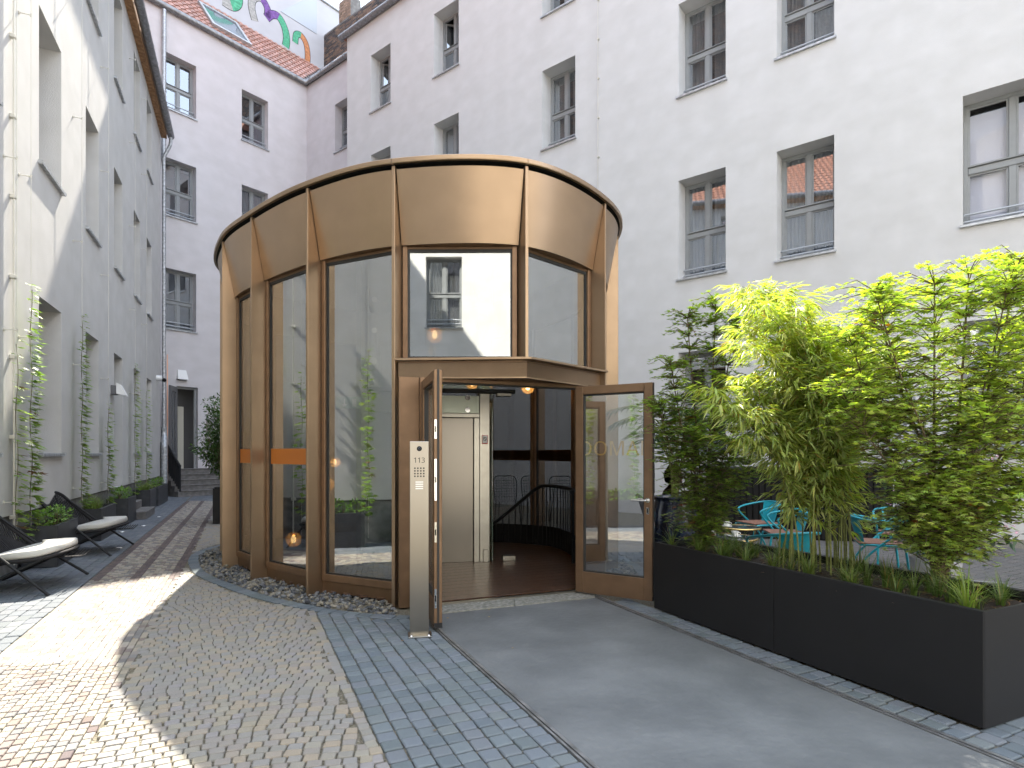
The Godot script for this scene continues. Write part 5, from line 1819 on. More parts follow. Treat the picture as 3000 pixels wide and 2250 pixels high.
func green_things() -> void:
	# long planter at the right of the slab: runs from its far end to the near corner
	var f := Face.new(Vector2(1.365, 5.71), Vector2(2.54, 3.2) - Vector2(1.365, 5.71), Vector2(-1, -0.46))
	var L := Vector2(1.365, 5.71).distance_to(Vector2(2.54, 3.2))
	box_planter("long_planter", "long charcoal metal planter with maples and bamboo beside the entrance slab", f, 0.0, L, 0.645, 0.0, 0.82, M.anthracite, "", [1.396])
	# sedges all along it
	var gm := MB.new()
	for k in 34:
		var u := rf(0.08, L - 0.12)
		tuft(gm, f.w(u, 0.575, rf(0.07, 0.75)), 34, rf(0.2, 0.34), 0.0042, Color(0.1, 0.15, 0.035))
	for u in [0.15, 0.5, 0.75, 1.05, 1.3, 1.62, 1.95]:
		tuft(gm, f.w(u, 0.575, rf(0.06, 0.12)), 46, rf(0.22, 0.3), 0.0045, Color(0.11, 0.16, 0.035))
	var go := put("planter_sedge_grass", gm, M.leaf_soft)
	tag(go, "green sedge grass growing along the long charcoal planter", "grass", "", "stuff")
	var ct := thing("spider_plant", "arching pale green grass plant at the planter's near corner", "plant", "", f.w(L - 0.14, 0.575, 0.12))
	var cm := MB.new()
	tuft(cm, Vector3.ZERO, 42, 0.36, 0.006, Color(0.2, 0.27, 0.06))
	put("leaves", cm, M.leaf, ct)
	# dry leaf litter on the soil
	var lt := MB.new()
	for k in 420:
		lt.col = tone(Color(0.17, 0.09, 0.045), 0.5)
		var az := rf(0, TAU)
		blade(lt, f.w(rf(0.04, L - 0.04), 0.588, rf(0.03, 0.78)), Vector3(cos(az), rf(-0.05, 0.2), sin(az)).normalized(), Vector3.UP, rf(0.04, 0.1), 0.006)
	var lo := put("leaf_litter", lt, M.leaf_soft)
	tag(lo, "dry brown leaf litter on the soil of the long planter", "litter", "", "stuff")
	maple("slender young maple with dark green leaves at the planter's far end", V(1.78, 0.58, 5.52), [[Vector3(-0.32, 1.75, 0.05), 0.012], [Vector3(-0.12, 2.2, -0.1), 0.014], [Vector3(0.08, 2.3, 0.1), 0.015], [Vector3(0.3, 2.15, 0), 0.013], [Vector3(-0.45, 1.35, 0.12), 0.009], [Vector3(0.42, 1.6, 0.1), 0.01], [Vector3(0.2, 1.0, 0.22), 0.009], [Vector3(0.55, 0.95, -0.1), 0.009], [Vector3(-0.2, 1.1, 0.25), 0.008]], 0.14, 1350, 0.36, 0.04, Color(0.24, 0.34, 0.065))
	bamboo()
	maple("broad bushy maple with bright yellow green leaves at the planter's near end", V(2.86, 0.58, 3.98), [[Vector3(-0.35, 1.9, -0.1), 0.016], [Vector3(-0.1, 2.02, 0.1), 0.018], [Vector3(0.2, 2.12, 0.0), 0.02], [Vector3(0.5, 2.2, 0.05), 0.018], [Vector3(0.8, 2.18, -0.1), 0.016], [Vector3(1.0, 2.0, 0.1), 0.012], [Vector3(-0.6, 1.7, 0.0), 0.012], [Vector3(-0.45, 1.2, 0.1), 0.011], [Vector3(0.45, 1.6, 0.3), 0.012], [Vector3(0.9, 1.6, 0.1), 0.012], [Vector3(0.1, 1.2, 0.3), 0.011], [Vector3(0.7, 1.0, 0.2), 0.01], [Vector3(-0.75, 1.35, 0.15), 0.01], [Vector3(-0.55, 1.95, 0.2), 0.01], [Vector3(0.3, 2.0, 0.2), 0.01], [Vector3(-0.15, 0.7, 0.2), 0.008], [Vector3(0.4, 0.75, 0.22), 0.008]], 0.28, 2300, 0.44, 0.047, Color(0.47, 0.57, 0.17))
	# planters along the left wall
	var rows := [[1.5, 2.6, "dark metal planter of herbs against the left wall, mirrored in the door leaf", 0], [3.0, 4.2, "dark metal planter of grasses against the left wall, outermost of the row", 1], [4.6, 5.5, "dark metal planter of herbs against the left wall, mirrored in the pavilion", 0], [7.63, 8.55, "dark metal planter of leafy herbs between the two loungers", 0], [9.95, 11.1, "dark metal planter of long grass behind the further lounger", 1],
		[12.25, 13.15, "dark metal planter of leafy herbs before the side door steps", 0], [15.1, 16.1, "dark metal planter of grass just past the side door steps", 1], [16.5, 18.5, "dark metal planter at the far end, beside the drainpipe", 0]]
	for r in rows:
		box_planter("wall_planter", r[2], FL, z_left(r[0]), z_left(r[1]), 0.55, -0.43, -0.04, M.planter_blue, "planters along the left wall")
		var c := FL.w(z_left((r[0] + r[1]) / 2), 0.48, -0.22)
		var hw: float = (r[1] - r[0]) / 2 * 1.05
		if r[3] == 1:
			var t := thing("grass_clump", "clump of fine green grass in the " + ["planter past the side door steps", "planter behind the further lounger", "outermost wall planter"][0 if r[0] > 14 else 1 if r[0] > 8 else 2], "grass plant", "", c)
			var mb := MB.new()
			for k in 12: tuft(mb, FL.d3() * rf(-hw, hw) * 0.85 + FL.n3() * rf(-0.13, 0.13), 30, rf(0.28, 0.4), 0.004, Color(0.16, 0.22, 0.05))
			put("blades", mb, M.leaf_soft, t)
		else:
			var t := thing("leafy_herb", "bright green leafy herb in the " + ["planter between the loungers", "planter before the side door steps", "far end planter by the drainpipe", "planter mirrored in the pavilion glass", "planter mirrored in the open door leaf"][4 if r[0] < 2 else 3 if r[0] < 5 else 0 if r[0] < 9 else 1 if r[0] < 14 else 2], "plant", "", c)
			var lv := MB.new(); var wd := MB.new()
			for k in 5: bush(lv, wd, FL.d3() * hw * 0.7 * (k - 2) / 2.0 + Vector3(0, 0.12 + rf(0, 0.05), 0) + FL.n3() * rf(-0.05, 0.08), Vector3(0.13, 0.12, 0.12), 80, 0.058, Color(0.15, 0.27, 0.05))
			put("leaves", lv, M.leaf_soft, t)
			put("stems", wd, M.bark, t)
	# climbing vines on their steel cables
	var vines := [[1.9, 0.5, 4.4, "vine on a cable mirrored in the open door leaf", 1.0], [2.75, 0.5, 4.0, "second vine on a cable mirrored in the open door leaf", 0.9], [3.6, 0.5, 4.6, "vine on a steel cable mirrored in the widest pane", 1.0], [4.55, 0.5, 3.2, "sparse vine on a cable near the outermost planters", 0.6], [5.5, 0.5, 4.3, "vine on a steel cable mirrored in the third pane", 1.0], [7.2, 0.5, 2.9, "thin sparse vine beside the pale conduit at the picture's edge", 0.45], [7.68, 0.45, 3.7, "sunlit vine between the conduit and the first window recess", 1.0],
		[10.07, 0.5, 3.85, "tall green vine just before the second window recess", 1.0], [12.0, 0.5, 2.5, "short dense vine below the small floodlight", 0.9], [14.9, 0.5, 3.75, "slim vine beyond the side door", 0.8], [16.6, 0.5, 3.3, "slimmest vine at the far end by the drainpipe", 0.7]]
	for q in vines:
		var o := FL.w(z_left(q[0]), 0.0, -0.13)
		var t := thing("climbing_vine", q[3], "vine", "vines climbing the left wall", o)
		var cb := MB.new()
		cb.tube(PackedVector3Array([Vector3(0, 0.1, 0), Vector3(0, 11.8, 0)]), 0.0035, 5)
		put("cable", cb, M.cable, t)
		for k in 6:
			var sm := MB.new()
			var y := 0.9 + k * 2.1
			sm.tube(PackedVector3Array([-FL.n3() * 0.13 + Vector3(0, y, 0), Vector3(0, y, 0)]), 0.007, 6)
			sm.tube(PackedVector3Array([-FL.n3() * 0.13 + Vector3(0, y, 0), -FL.n3() * 0.118 + Vector3(0, y, 0)]), 0.022, 8)
			sm.tube(PackedVector3Array([-FL.n3() * 0.006 + Vector3(0, y - 0.02, 0), FL.n3() * 0.006 + Vector3(0, y + 0.02, 0)]), 0.012, 6)
			put("cable_bracket", sm, M.cable, t)
		var stem := MB.new()
		var sp := PackedVector3Array()
		var y := 0.35
		while y < q[2]:
			sp.append(Vector3(0.012 * sin(y * 6), y, 0.012 * cos(y * 6)))
			y += 0.08
		stem.tube(sp, 0.004, 5, false)
		put("stem", stem, M.bark, t)
		var lv := MB.new()
		y = q[1]
		while y < q[2]:
			var top: float = clampf((q[2] - y) / 0.8, 0.25, 1.0)
			for k in int(8 * q[4] * lerpf(0.5, 1.0, top)) + 1:
				var az := rf(-1.3, 1.3)
				var d := (FL.n3().rotated(Vector3.UP, az) + Vector3(0, rf(-0.3, 0.1), 0)).normalized()
				lv.col = tone(Color(0.27, 0.4, 0.075), 0.3)
				if rng.randf() < 0.04: lv.col = Color(0.2, 0.1, 0.05)
				leaf5(lv, Vector3(rf(-0.04, 0.04), y + rf(-0.035, 0.035), rf(-0.04, 0.04)) + d * rf(0.0, 0.06), d, (Vector3.UP + FL.n3() * 0.5 + ball() * 0.3).normalized(), rf(0.08, 0.13) * lerpf(0.55, 1.0, top))
			y += 0.095
		put("leaves", lv, M.leaf, t)
	# shrub in its box against the pavilion's far left
	var sf := Face.new(Vector2(-6.3, 12.5), Vector2(1, 0.45), Vector2(0.45, -1))
	box_planter("shrub_planter", "tall dark metal planter with shrub beyond the pavilion's curve", sf, 0.0, 1.1, 0.75, 0.0, 0.6, M.anthracite)
	var sh := thing("courtyard_shrub", "loose dark green shrub rising beside the rear steps", "shrub", "", sf.w(0.45, 0.7, 0.3))
	var lv2 := MB.new(); var wd2 := MB.new()
	for k in 13:
		var tip := Vector3(rf(-0.75, 0.5), rf(0.6, 2.3), rf(-0.4, 0.4))
		wd2.tube(smooth([Vector3.ZERO, tip * 0.4 + Vector3(0, 0.3, 0), tip], 5), 0.007, 5, false)
		for j in 8: bush(lv2, wd2, tip * lerpf(0.35, 1.0, j / 7.0) + Vector3(0, 0.12, 0), Vector3(0.2, 0.14, 0.2), 60, 0.085, Color(0.07, 0.13, 0.035))
	put("foliage", lv2, M.leaf_soft, sh)
	put("branches", wd2, M.bark, sh)
	# palm in a glazed pot behind the right door leaf
	var pot := thing("glazed_pot", "large dark blue glazed pot behind the open right door leaf", "pot", "", V(1.95, 0, 7.1))
	var pm := MB.new()
	pm.lathe(at(Vector3.ZERO), [Vector2(0.19, 0.0), Vector2(0.25, 0.2), Vector2(0.285, 0.5), Vector2(0.27, 0.8), Vector2(0.235, 0.93), Vector2(0.26, 0.97), Vector2(0.25, 0.985), Vector2(0.22, 0.97), Vector2(0.22, 0.9)], 28)
	put("body", pm, M.pot_glaze, pot)
	var ps := MB.new()
	ps.lathe(at(Vector3(0, 0.89, 0)), [Vector2(0.225, 0.0), Vector2(0.12, 0.02), Vector2(0.0, 0.03)], 16)
	put("soil", ps, M.soil, pot)
	var pa := thing("areca_palm", "feathery palm growing in the dark blue glazed pot", "palm", "", V(1.95, 0.9, 7.1))
	var fr := MB.new(); var st := MB.new()
	for k in 22:
		var az := rf(0, TAU)
		var d := Vector3(cos(az), 0, sin(az))
		var fl := rf(0.8, 1.35)
		var c := smooth([d * 0.04, d * 0.08 + Vector3(0, fl * 0.5, 0), d * fl * 0.3 + Vector3(0, fl * 0.9, 0), d * fl * 0.62 + Vector3(0, fl * rf(0.75, 1.0), 0)], 6)
		st.tube(c, 0.005, 5, false)
		for i in range(7, c.size()):
			for s in [-1, 1]:
				fr.col = tone(Color(0.05, 0.1, 0.025), 0.3)
				var tt := (c[i] - c[i - 1]).normalized()
				blade(fr, c[i], (tt * 0.7 + d.cross(Vector3.UP) * s + Vector3(0, -0.35, 0)).normalized(), Vector3.UP, rf(0.18, 0.3), 0.008)
	put("stalks", st, M.culm, pa)
	put("fronds", fr, M.leaf_soft, pa)
	# oleander with pink flowers
	var op := thing("tapered_pot", "light grey round pot holding the pink flowering shrub", "pot", "", V(4.35, 0, 6.1))
	var om := MB.new()
	om.lathe(at(Vector3.ZERO), [Vector2(0.17, 0.0), Vector2(0.2, 0.2), Vector2(0.23, 0.42), Vector2(0.215, 0.425), Vector2(0.2, 0.36)], 24)
	put("body", om, mat(lin(0.3, 0.3, 0.31), 0.8), op)
	var oo := thing("oleander", "oleander shrub with pink blossoms behind the near maple", "shrub", "", V(4.35, 0.36, 6.1))
	var ol := MB.new(); var ow := MB.new(); var of := MB.new()
	for k in 15:
		var tip := Vector3(rf(-0.55, 0.6), rf(0.35, 1.15), rf(-0.35, 0.35))
		ow.tube(PackedVector3Array([Vector3.ZERO, tip * 0.5 + Vector3(0, 0.1, 0), tip]), 0.008, 5, false)
		for j in 6: bush(ol, ow, tip * lerpf(0.4, 1.0, j / 5.0), Vector3(0.12, 0.1, 0.12), 12, 0.1, Color(0.035, 0.07, 0.03))
		if k % 3 != 2:
			for j in 9:
				var c := tip + ball() * 0.07
				for a in 5:
					var x := Vector3(cos(a * TAU / 5), 0.35, sin(a * TAU / 5)).rotated(Vector3.RIGHT, rf(-0.6, 0.9)).normalized()
					of.col = Color(0.9, 0.9, 0.9)
					blade(of, c, x, Vector3.UP, 0.028, 0.011)
	put("leaves", ol, M.leaf_soft, oo)
	put("branches", ow, M.bark, oo)
	put("blossoms", of, M.petal, oo)
	box_planter("square_planter", "plain grey square planter on the terrace behind the long planter's near end", Face.new(Vector2(3.55, 4.75), Vector2(0.92, -0.4), Vector2(-0.4, -0.92)), 0.0, 0.42, 0.42, 0.0, 0.42, mat(lin(0.2, 0.2, 0.205), 0.7))

func lounger(label: String, p: Vector3, turn: float) -> Node3D:
	var b := thing("rope_lounger", label, "lounge chair", "rope loungers on the left pavement", p, turn)
	# local: x across, z forwards to the feet
	for s in [-1, 1]:
		var rm := MB.new()
		rm.tube(PackedVector3Array([Vector3(s * 0.43, 0.84, -0.52), Vector3(s * 0.48, 0.34, 0.02), Vector3(s * 0.58, 0.0, 0.42)]), 0.016, 8)
		put("side_rod", rm, M.black_metal, b)
		var rl := MB.new()
		rl.tube(PackedVector3Array([Vector3(s * 0.42, 0.36, 0.3), Vector3(s * 0.5, 0.0, -0.42)]), 0.015, 8)
		put("rear_leg", rl, M.black_metal, b)
	var top := smooth([Vector3(-0.46, 0.36, -0.05), Vector3(-0.46, 0.62, -0.32), Vector3(-0.43, 0.84, -0.52), Vector3(-0.24, 0.9, -0.58), Vector3(0, 0.91, -0.59), Vector3(0.24, 0.9, -0.58), Vector3(0.43, 0.84, -0.52), Vector3(0.46, 0.62, -0.32), Vector3(0.46, 0.36, -0.05)], 6)
	var bm := MB.new()
	bm.tube(top, 0.024, 8)
	put("back_frame", bm, M.rope, b)
	var ring := PackedVector3Array()
	var corners := [Vector3(-0.4, 0.34, 0.0), Vector3(-0.42, 0.36, 0.24), Vector3(-0.3, 0.395, 0.4), Vector3(0, 0.4, 0.44), Vector3(0.3, 0.395, 0.4), Vector3(0.42, 0.36, 0.24), Vector3(0.4, 0.34, 0.0), Vector3(0.26, 0.29, -0.22), Vector3(0.0, 0.28, -0.27), Vector3(-0.26, 0.29, -0.22)]
	for i in corners.size():
		for k in 4: ring.append((corners[i] as Vector3).cubic_interpolate(corners[(i + 1) % 10], corners[(i + 9) % 10], corners[(i + 2) % 10], k / 4.0))
	var sm := MB.new()
	sm.tube(ring, 0.02, 8, false, true)
	put("seat_ring", sm, M.rope, b)
	var rp := MB.new()
	for k in 64:
		var u := (k + 0.5) / 64.0
		var a := top[clampi(int(u * (top.size() - 1)), 0, top.size() - 1)]
		var c := Vector3(lerpf(-0.48, 0.48, u), 0.3 + 0.08 * absf(u * 2 - 1), lerpf(-0.3, -0.02, absf(u * 2 - 1)))
		rp.tube(PackedVector3Array([a, a.lerp(c, 0.5) + Vector3(0, -0.03, -0.04), c]), 0.0075, 5, false)
	put("rope_back", rp, M.rope, b)
	var rs := MB.new()
	for k in 26:
		var z := lerpf(-0.25, 0.55, k / 25.0)
		var w := 0.4 if z > -0.05 and z < 0.3 else 0.27
		rs.tube(PackedVector3Array([Vector3(-w, 0.355, z), Vector3(0, 0.32, z), Vector3(w, 0.355, z)]), 0.007, 5, false)
	put("rope_seat", rs, M.rope, b)
	var out := PackedVector3Array()
	for q in ring: out.append(q)
	var g := []
	for lv in [[0.92, 0.0], [0.985, 0.008], [1.0, 0.03], [0.985, 0.068], [0.93, 0.085], [0.6, 0.095], [0.3, 0.098], [0.01, 0.098]]:
		var row := []
		for i in out.size() + 1:
			var q := out[i % out.size()]
			row.append(Vector3(q.x * lv[0], q.y + lv[1] + 0.02, (q.z - 0.15) * lv[0] + 0.15))
		g.append(row)
	var cm := MB.new()
	cm.sheet(g, Vector3.UP)
	put("cushion", cm, M.cushion, b)
	return b

func armchair(label: String, p: Vector3, turn: float) -> Node3D:
	var b := thing("metal_armchair", label, "armchair", "turquoise metal armchairs on the terrace", p, turn)
	for s in [-1, 1]:
		var fl := MB.new()
		fl.tube(smooth([Vector3(s * 0.25, 0.0, 0.28), Vector3(s * 0.245, 0.36, 0.245), Vector3(s * 0.24, 0.43, 0.2), Vector3(s * 0.235, 0.44, 0.0), Vector3(s * 0.2, 0.44, -0.2)], 5), 0.0135, 8)
		put("front_leg", fl, M.teal, b)
		var rl := MB.new()
		rl.tube(smooth([Vector3(s * 0.22, 0.0, -0.3), Vector3(s * 0.225, 0.3, -0.14), Vector3(s * 0.26, 0.56, 0.12), Vector3(s * 0.275, 0.64, 0.17)], 5), 0.0135, 8)
		put("rear_leg", rl, M.teal, b)
	var hm := MB.new()
	hm.tube(smooth([Vector3(-0.275, 0.64, 0.17), Vector3(-0.285, 0.68, 0.1), Vector3(-0.28, 0.72, -0.1), Vector3(-0.2, 0.75, -0.25), Vector3(0, 0.76, -0.3), Vector3(0.2, 0.75, -0.25), Vector3(0.28, 0.72, -0.1), Vector3(0.285, 0.68, 0.1), Vector3(0.275, 0.64, 0.17)], 6), 0.0135, 8)
	put("arm_rail", hm, M.teal, b)
	var g := []
	for i in 5:
		var row := []
		for j in 9:
			var a := lerpf(-0.75, 0.75, j / 8.0)
			var v := i / 4.0
			row.append(Vector3(sin(a) * lerpf(0.22, 0.27, v), lerpf(0.45, 0.745, v), -0.02 - cos(a) * lerpf(0.18, 0.27, v)))
		g.append(row)
	var bm := MB.new()
	bm.sheet(g, Vector3(0, 0, -1), 0.003)
	put("back_panel", bm, M.teal, b)
	var fr := MB.new()
	for z in [-0.2, 0.22]: fr.tube(PackedVector3Array([Vector3(-0.225, 0.435, z), Vector3(0.225, 0.435, z)]), 0.01, 6)
	put("seat_frame", fr, M.teal, b)
	for k in 6:
		var sl := MB.new()
		sl.box(at(Vector3(-0.19 + k * 0.076, 0.458, 0.01)), Vector3(0.068, 0.014, 0.46), 0.004)
		put("seat_slat", sl, M.seat_wood, b)
	return b

func low_table(label: String, p: Vector3, r: float) -> void:
	var b := thing("coffee_table", label, "table", "", p)
	var tm := MB.new()
	tm.lathe(at(Vector3(0, 0.44, 0)), [Vector2(r, 0.0), Vector2(r, 0.025), Vector2(0.001, 0.0251)], 36)
	put("glass_top", tm, M.table_glass, b)
	var rim := PackedVector3Array()
	for k in 40: rim.append(Vector3(cos(TAU * k / 40) * (r + 0.004), 0.452, sin(TAU * k / 40) * (r + 0.004)))
	var rm := MB.new()
	rm.tube(rim, 0.015, 8, false, true)
	put("brass_rim", rm, M.brass, b)
	for k in 3:
		var a := k * TAU / 3 + 0.4
		var lm := MB.new()
		lm.tube(PackedVector3Array([Vector3(cos(a) * r * 0.75, 0.44, sin(a) * r * 0.75), Vector3(cos(a) * r * 0.6, 0.0, sin(a) * r * 0.6)]), 0.01, 6)
		put("leg", lm, M.brass, b)

func cup(label: String, p: Vector3) -> void:
	var b := thing("cup", label, "cup", "", p)
	var sm := MB.new()
	sm.lathe(at(Vector3.ZERO), [Vector2(0.03, 0.0), Vector2(0.05, 0.004), Vector2(0.075, 0.014), Vector2(0.073, 0.017), Vector2(0.03, 0.008), Vector2(0.001, 0.008)], 20)
	put("saucer", sm, M.china, b)
	var cm := MB.new()
	cm.lathe(at(Vector3(0, 0.008, 0)), [Vector2(0.025, 0.0), Vector2(0.038, 0.02), Vector2(0.043, 0.065), Vector2(0.04, 0.065), Vector2(0.034, 0.02), Vector2(0.001, 0.012)], 20)
	put("bowl", cm, M.china, b)
	var hm := MB.new()
	hm.tube(smooth([Vector3(0.04, 0.06, 0), Vector3(0.065, 0.055, 0), Vector3(0.062, 0.035, 0), Vector3(0.038, 0.028, 0)], 4), 0.004, 6)
	put("handle", hm, M.china, b)

func wall_things() -> void:
	# floodlight and camera on the left wall
	for q in [[12.95, 2.87, "white and grey wall floodlight between the second and third wall recesses"], [3.95, 2.95, "white wall floodlight mirrored in the widest pavilion pane"]]:
		var u := z_left(q[0])
		var b := thing("floodlight", q[2], "wall lamp", "floodlights on the left wall", FL.w(u, q[1], 0))
		var o := FL.w(u, q[1], 0)
		var m1 := MB.new()
		FL.box(m1, u - 0.1, u + 0.1, q[1] - 0.1, q[1] + 0.1, -0.1, 0.0, 0.008)
		var m2 := MB.new()
		m2.hexa([FL.w(u - 0.11, q[1] - 0.12, -0.3), FL.w(u + 0.11, q[1] - 0.12, -0.3), FL.w(u + 0.11, q[1] - 0.08, -0.105), FL.w(u - 0.11, q[1] - 0.08, -0.105), FL.w(u - 0.11, q[1] + 0.12, -0.18), FL.w(u + 0.11, q[1] + 0.12, -0.18), FL.w(u + 0.11, q[1] + 0.16, -0.105), FL.w(u - 0.11, q[1] + 0.16, -0.105)])
		var p1 := put("housing", m1, M.grey_plastic, b)
		var p2 := put("shade", m2, M.white_plastic, b)
		p1.position = -o; p2.position = -o
	var cu := z_left(19.4)
	var co := FL.w(cu, 3.95, 0)
	var cb := thing("security_camera", "small white dome camera by the drainpipe at the far corner", "camera", "", co)
	var c1 := MB.new()
	c1.tube(PackedVector3Array([Vector3.ZERO, FL.n3() * 0.16]), 0.09, 14)
	put("bracket", c1, M.white_plastic, cb)
	var c2 := MB.new()
	c2.lathe(at(FL.n3() * 0.22 - Vector3(0, 0.06, 0)), [Vector2(0.01, -0.06), Vector2(0.05, -0.045), Vector2(0.065, 0.0), Vector2(0.05, 0.045), Vector2(0.01, 0.06)], 14)
	put("dome", c2, M.black, cb)
	# pale conduit at the picture's left edge
	var q := z_left(7.4)
	var pc := thing("cable_conduit", "pale vertical cable conduit with clips on the left wall", "conduit", "", FL.w(q, 0, 0))
	var m := MB.new()
	m.tube(PackedVector3Array([FL.n3() * 0.04 + Vector3(0, 0.1, 0), FL.n3() * 0.04 + Vector3(0, 12.2, 0)]), 0.013, 8)
	put("tube", m, M.cable, pc)
	for k in 12:
		var km := MB.new()
		km.box(Transform3D(Basis(FL.d3(), Vector3.UP, FL.d3().cross(Vector3.UP)), FL.n3() * 0.03 + Vector3(0, 0.7 + k, 0)), Vector3(0.07, 0.05, 0.06), 0.006)
		put("clip", km, M.cable, pc)

func terrace() -> void:
	armchair("turquoise metal armchair facing the round tables, before the black bar", V(3.72, 0, 8.95), -1.35)
	var src: Node3D = get_node("metal_armchair")
	copy_of(src, "turquoise armchair with its arm overlapping the first chair, by the bamboo", V(3.62, 0, 7.85), -1.75)
	copy_of(src, "turquoise armchair seen from behind, just over the planter's rim", V(2.62, 0, 5.75), 3.35)
	copy_of(src, "turquoise armchair half hidden behind the bamboo stems", V(4.3, 0, 7.0), 1.2)
	copy_of(src, "turquoise armchair behind the pink blossoms", V(5.05, 0, 7.75), -0.5)
	low_table("round coffee table with brass rim carrying the further cup", V(3.2, 0, 8.35), 0.27)
	low_table("larger round coffee table with brass rim nearer the planter", V(2.68, 0, 7.35), 0.33)
	cup("white cup and saucer on the further round table", V(3.0, 0.466, 8.3))
	cup("white cup and saucer on the larger round table", V(2.74, 0.466, 7.3))
	# black slatted bar counter
	var f := Face.new(Vector2(3.55, 10.6), Vector2(0.97, -0.24), Vector2(-0.24, -0.97))
	var b := thing("bar_counter", "black slatted bar counter behind the turquoise armchairs", "counter")
	var bd := MB.new()
	f.box(bd, 0, 2.9, 0.0, 1.2, 0.03, 0.7)
	put("body", bd, M.black, b)
	var tp := MB.new()
	f.box(tp, -0.04, 2.94, 1.2, 1.25, -0.03, 0.74, 0.006)
	put("counter_top", tp, M.black_metal, b)
	for k in 29:
		var sm := MB.new()
		f.box(sm, k * 0.1 + 0.01, k * 0.1 + 0.085, 0.02, 1.195, 0.0, 0.028)
		put("slat", sm, M.black, b)
	rebase(b, f.w(1.45, 0, 0.35))
	var bu := thing("purple_bucket", "small purple bucket standing on the black bar counter", "bucket", "", f.w(2.2, 1.25, 0.35))
	var bm := MB.new()
	bm.lathe(at(Vector3.ZERO), [Vector2(0.09, 0.0), Vector2(0.12, 0.22), Vector2(0.125, 0.225), Vector2(0.115, 0.22), Vector2(0.085, 0.01), Vector2(0.001, 0.01)], 20)
	put("pail", bm, mat(lin(0.12, 0.05, 0.2), 0.4), bu)
	# waste bin beside the bar
	var wb := thing("waste_bin", "black cylindrical waste bin beside the bar counter", "bin", "", V(3.25, 0, 9.8))
	var wm := MB.new()
	wm.lathe(at(Vector3.ZERO), [Vector2(0.15, 0.0), Vector2(0.165, 0.6), Vector2(0.17, 0.61), Vector2(0.155, 0.6), Vector2(0.15, 0.1)], 20)
	put("drum", wm, M.black, wb)
	# white sheet hung over the wall behind the maple
	var wf := Face.new(FR.o + FR.nrm * 0.12, FR.dir, FR.nrm)
	var u0 := u_right(2600); var u1 := u_right(2730)
	var g := []
	for i in 10:
		var row := []
		for j in 30:
			var u := lerpf(u0, u1, j / 29.0)
			row.append(wf.w(u, lerpf(0.4, 2.6, i / 9.0), 0.04 * sin(j * 1.1 + i * 0.3) + 0.02 * sin(i * 1.7)))
		g.append(row)
	var cs := thing("white_sheet", "crumpled white sheet hung on the wall behind the near maple", "sheet")
	var cm := MB.new()
	cm.sheet(g, FR.n3(), 0.004)
	put("cloth", cm, M.white_wall, cs)
	rebase(cs, wf.w((u0 + u1) / 2, 0.4, 0))
	# wire chairs stored behind the pavilion
	var cols := [["dark wire chair at the left of the row behind the pavilion", 0.0], ["dark wire chair second in the row behind the pavilion", 0.62], ["dark wire chair in the middle of the row behind the pavilion", 1.24], ["dark wire chair at the right of the row behind the pavilion", 1.86]]
	for c in cols:
		var w := thing("wire_chair", c[0], "chair", "wire chairs stored behind the pavilion", V(-0.1 + c[1], 0, 13.1 - 0.15 * c[1]), 0.2)
		var hm := MB.new()
		hm.tube(smooth([Vector3(-0.24, 0.45, -0.2), Vector3(-0.25, 0.92, -0.3), Vector3(0, 0.98, -0.32), Vector3(0.25, 0.92, -0.3), Vector3(0.24, 0.45, -0.2)], 5), 0.011, 6)
		put("back_hoop", hm, M.black_metal, w)
		var wm2 := MB.new()
		for k in 8:
			var x := -0.2 + k * 0.057
			wm2.tube(PackedVector3Array([Vector3(x, 0.95, -0.31), Vector3(x, 0.45, -0.2), Vector3(x, 0.44, 0.24)]), 0.004, 4)
		for k in 7:
			wm2.tube(PackedVector3Array([Vector3(-0.24, 0.52 + k * 0.06, -0.215 - k * 0.014), Vector3(0.24, 0.52 + k * 0.06, -0.215 - k * 0.014)]), 0.004, 4)
		put("wire_mesh", wm2, M.black_metal, w)
		for s in [[-1, -1], [1, -1], [-1, 1], [1, 1]]:
			var lm := MB.new()
			lm.tube(PackedVector3Array([Vector3(s[0] * 0.22, 0.45, s[1] * 0.2), Vector3(s[0] * 0.24, 0.0, s[1] * 0.24)]), 0.011, 6)
			put("leg", lm, M.black_metal, w)

func capsule(p: Vector3, a: Vector3, b: Vector3, ra: float, rb: float) -> float:
	var ab := b - a
	var t := clampf((p - a).dot(ab) / maxf(ab.length_squared(), 1e-9), 0.0, 1.0)
	return p.distance_to(a + ab * t) - lerpf(ra, rb, t)

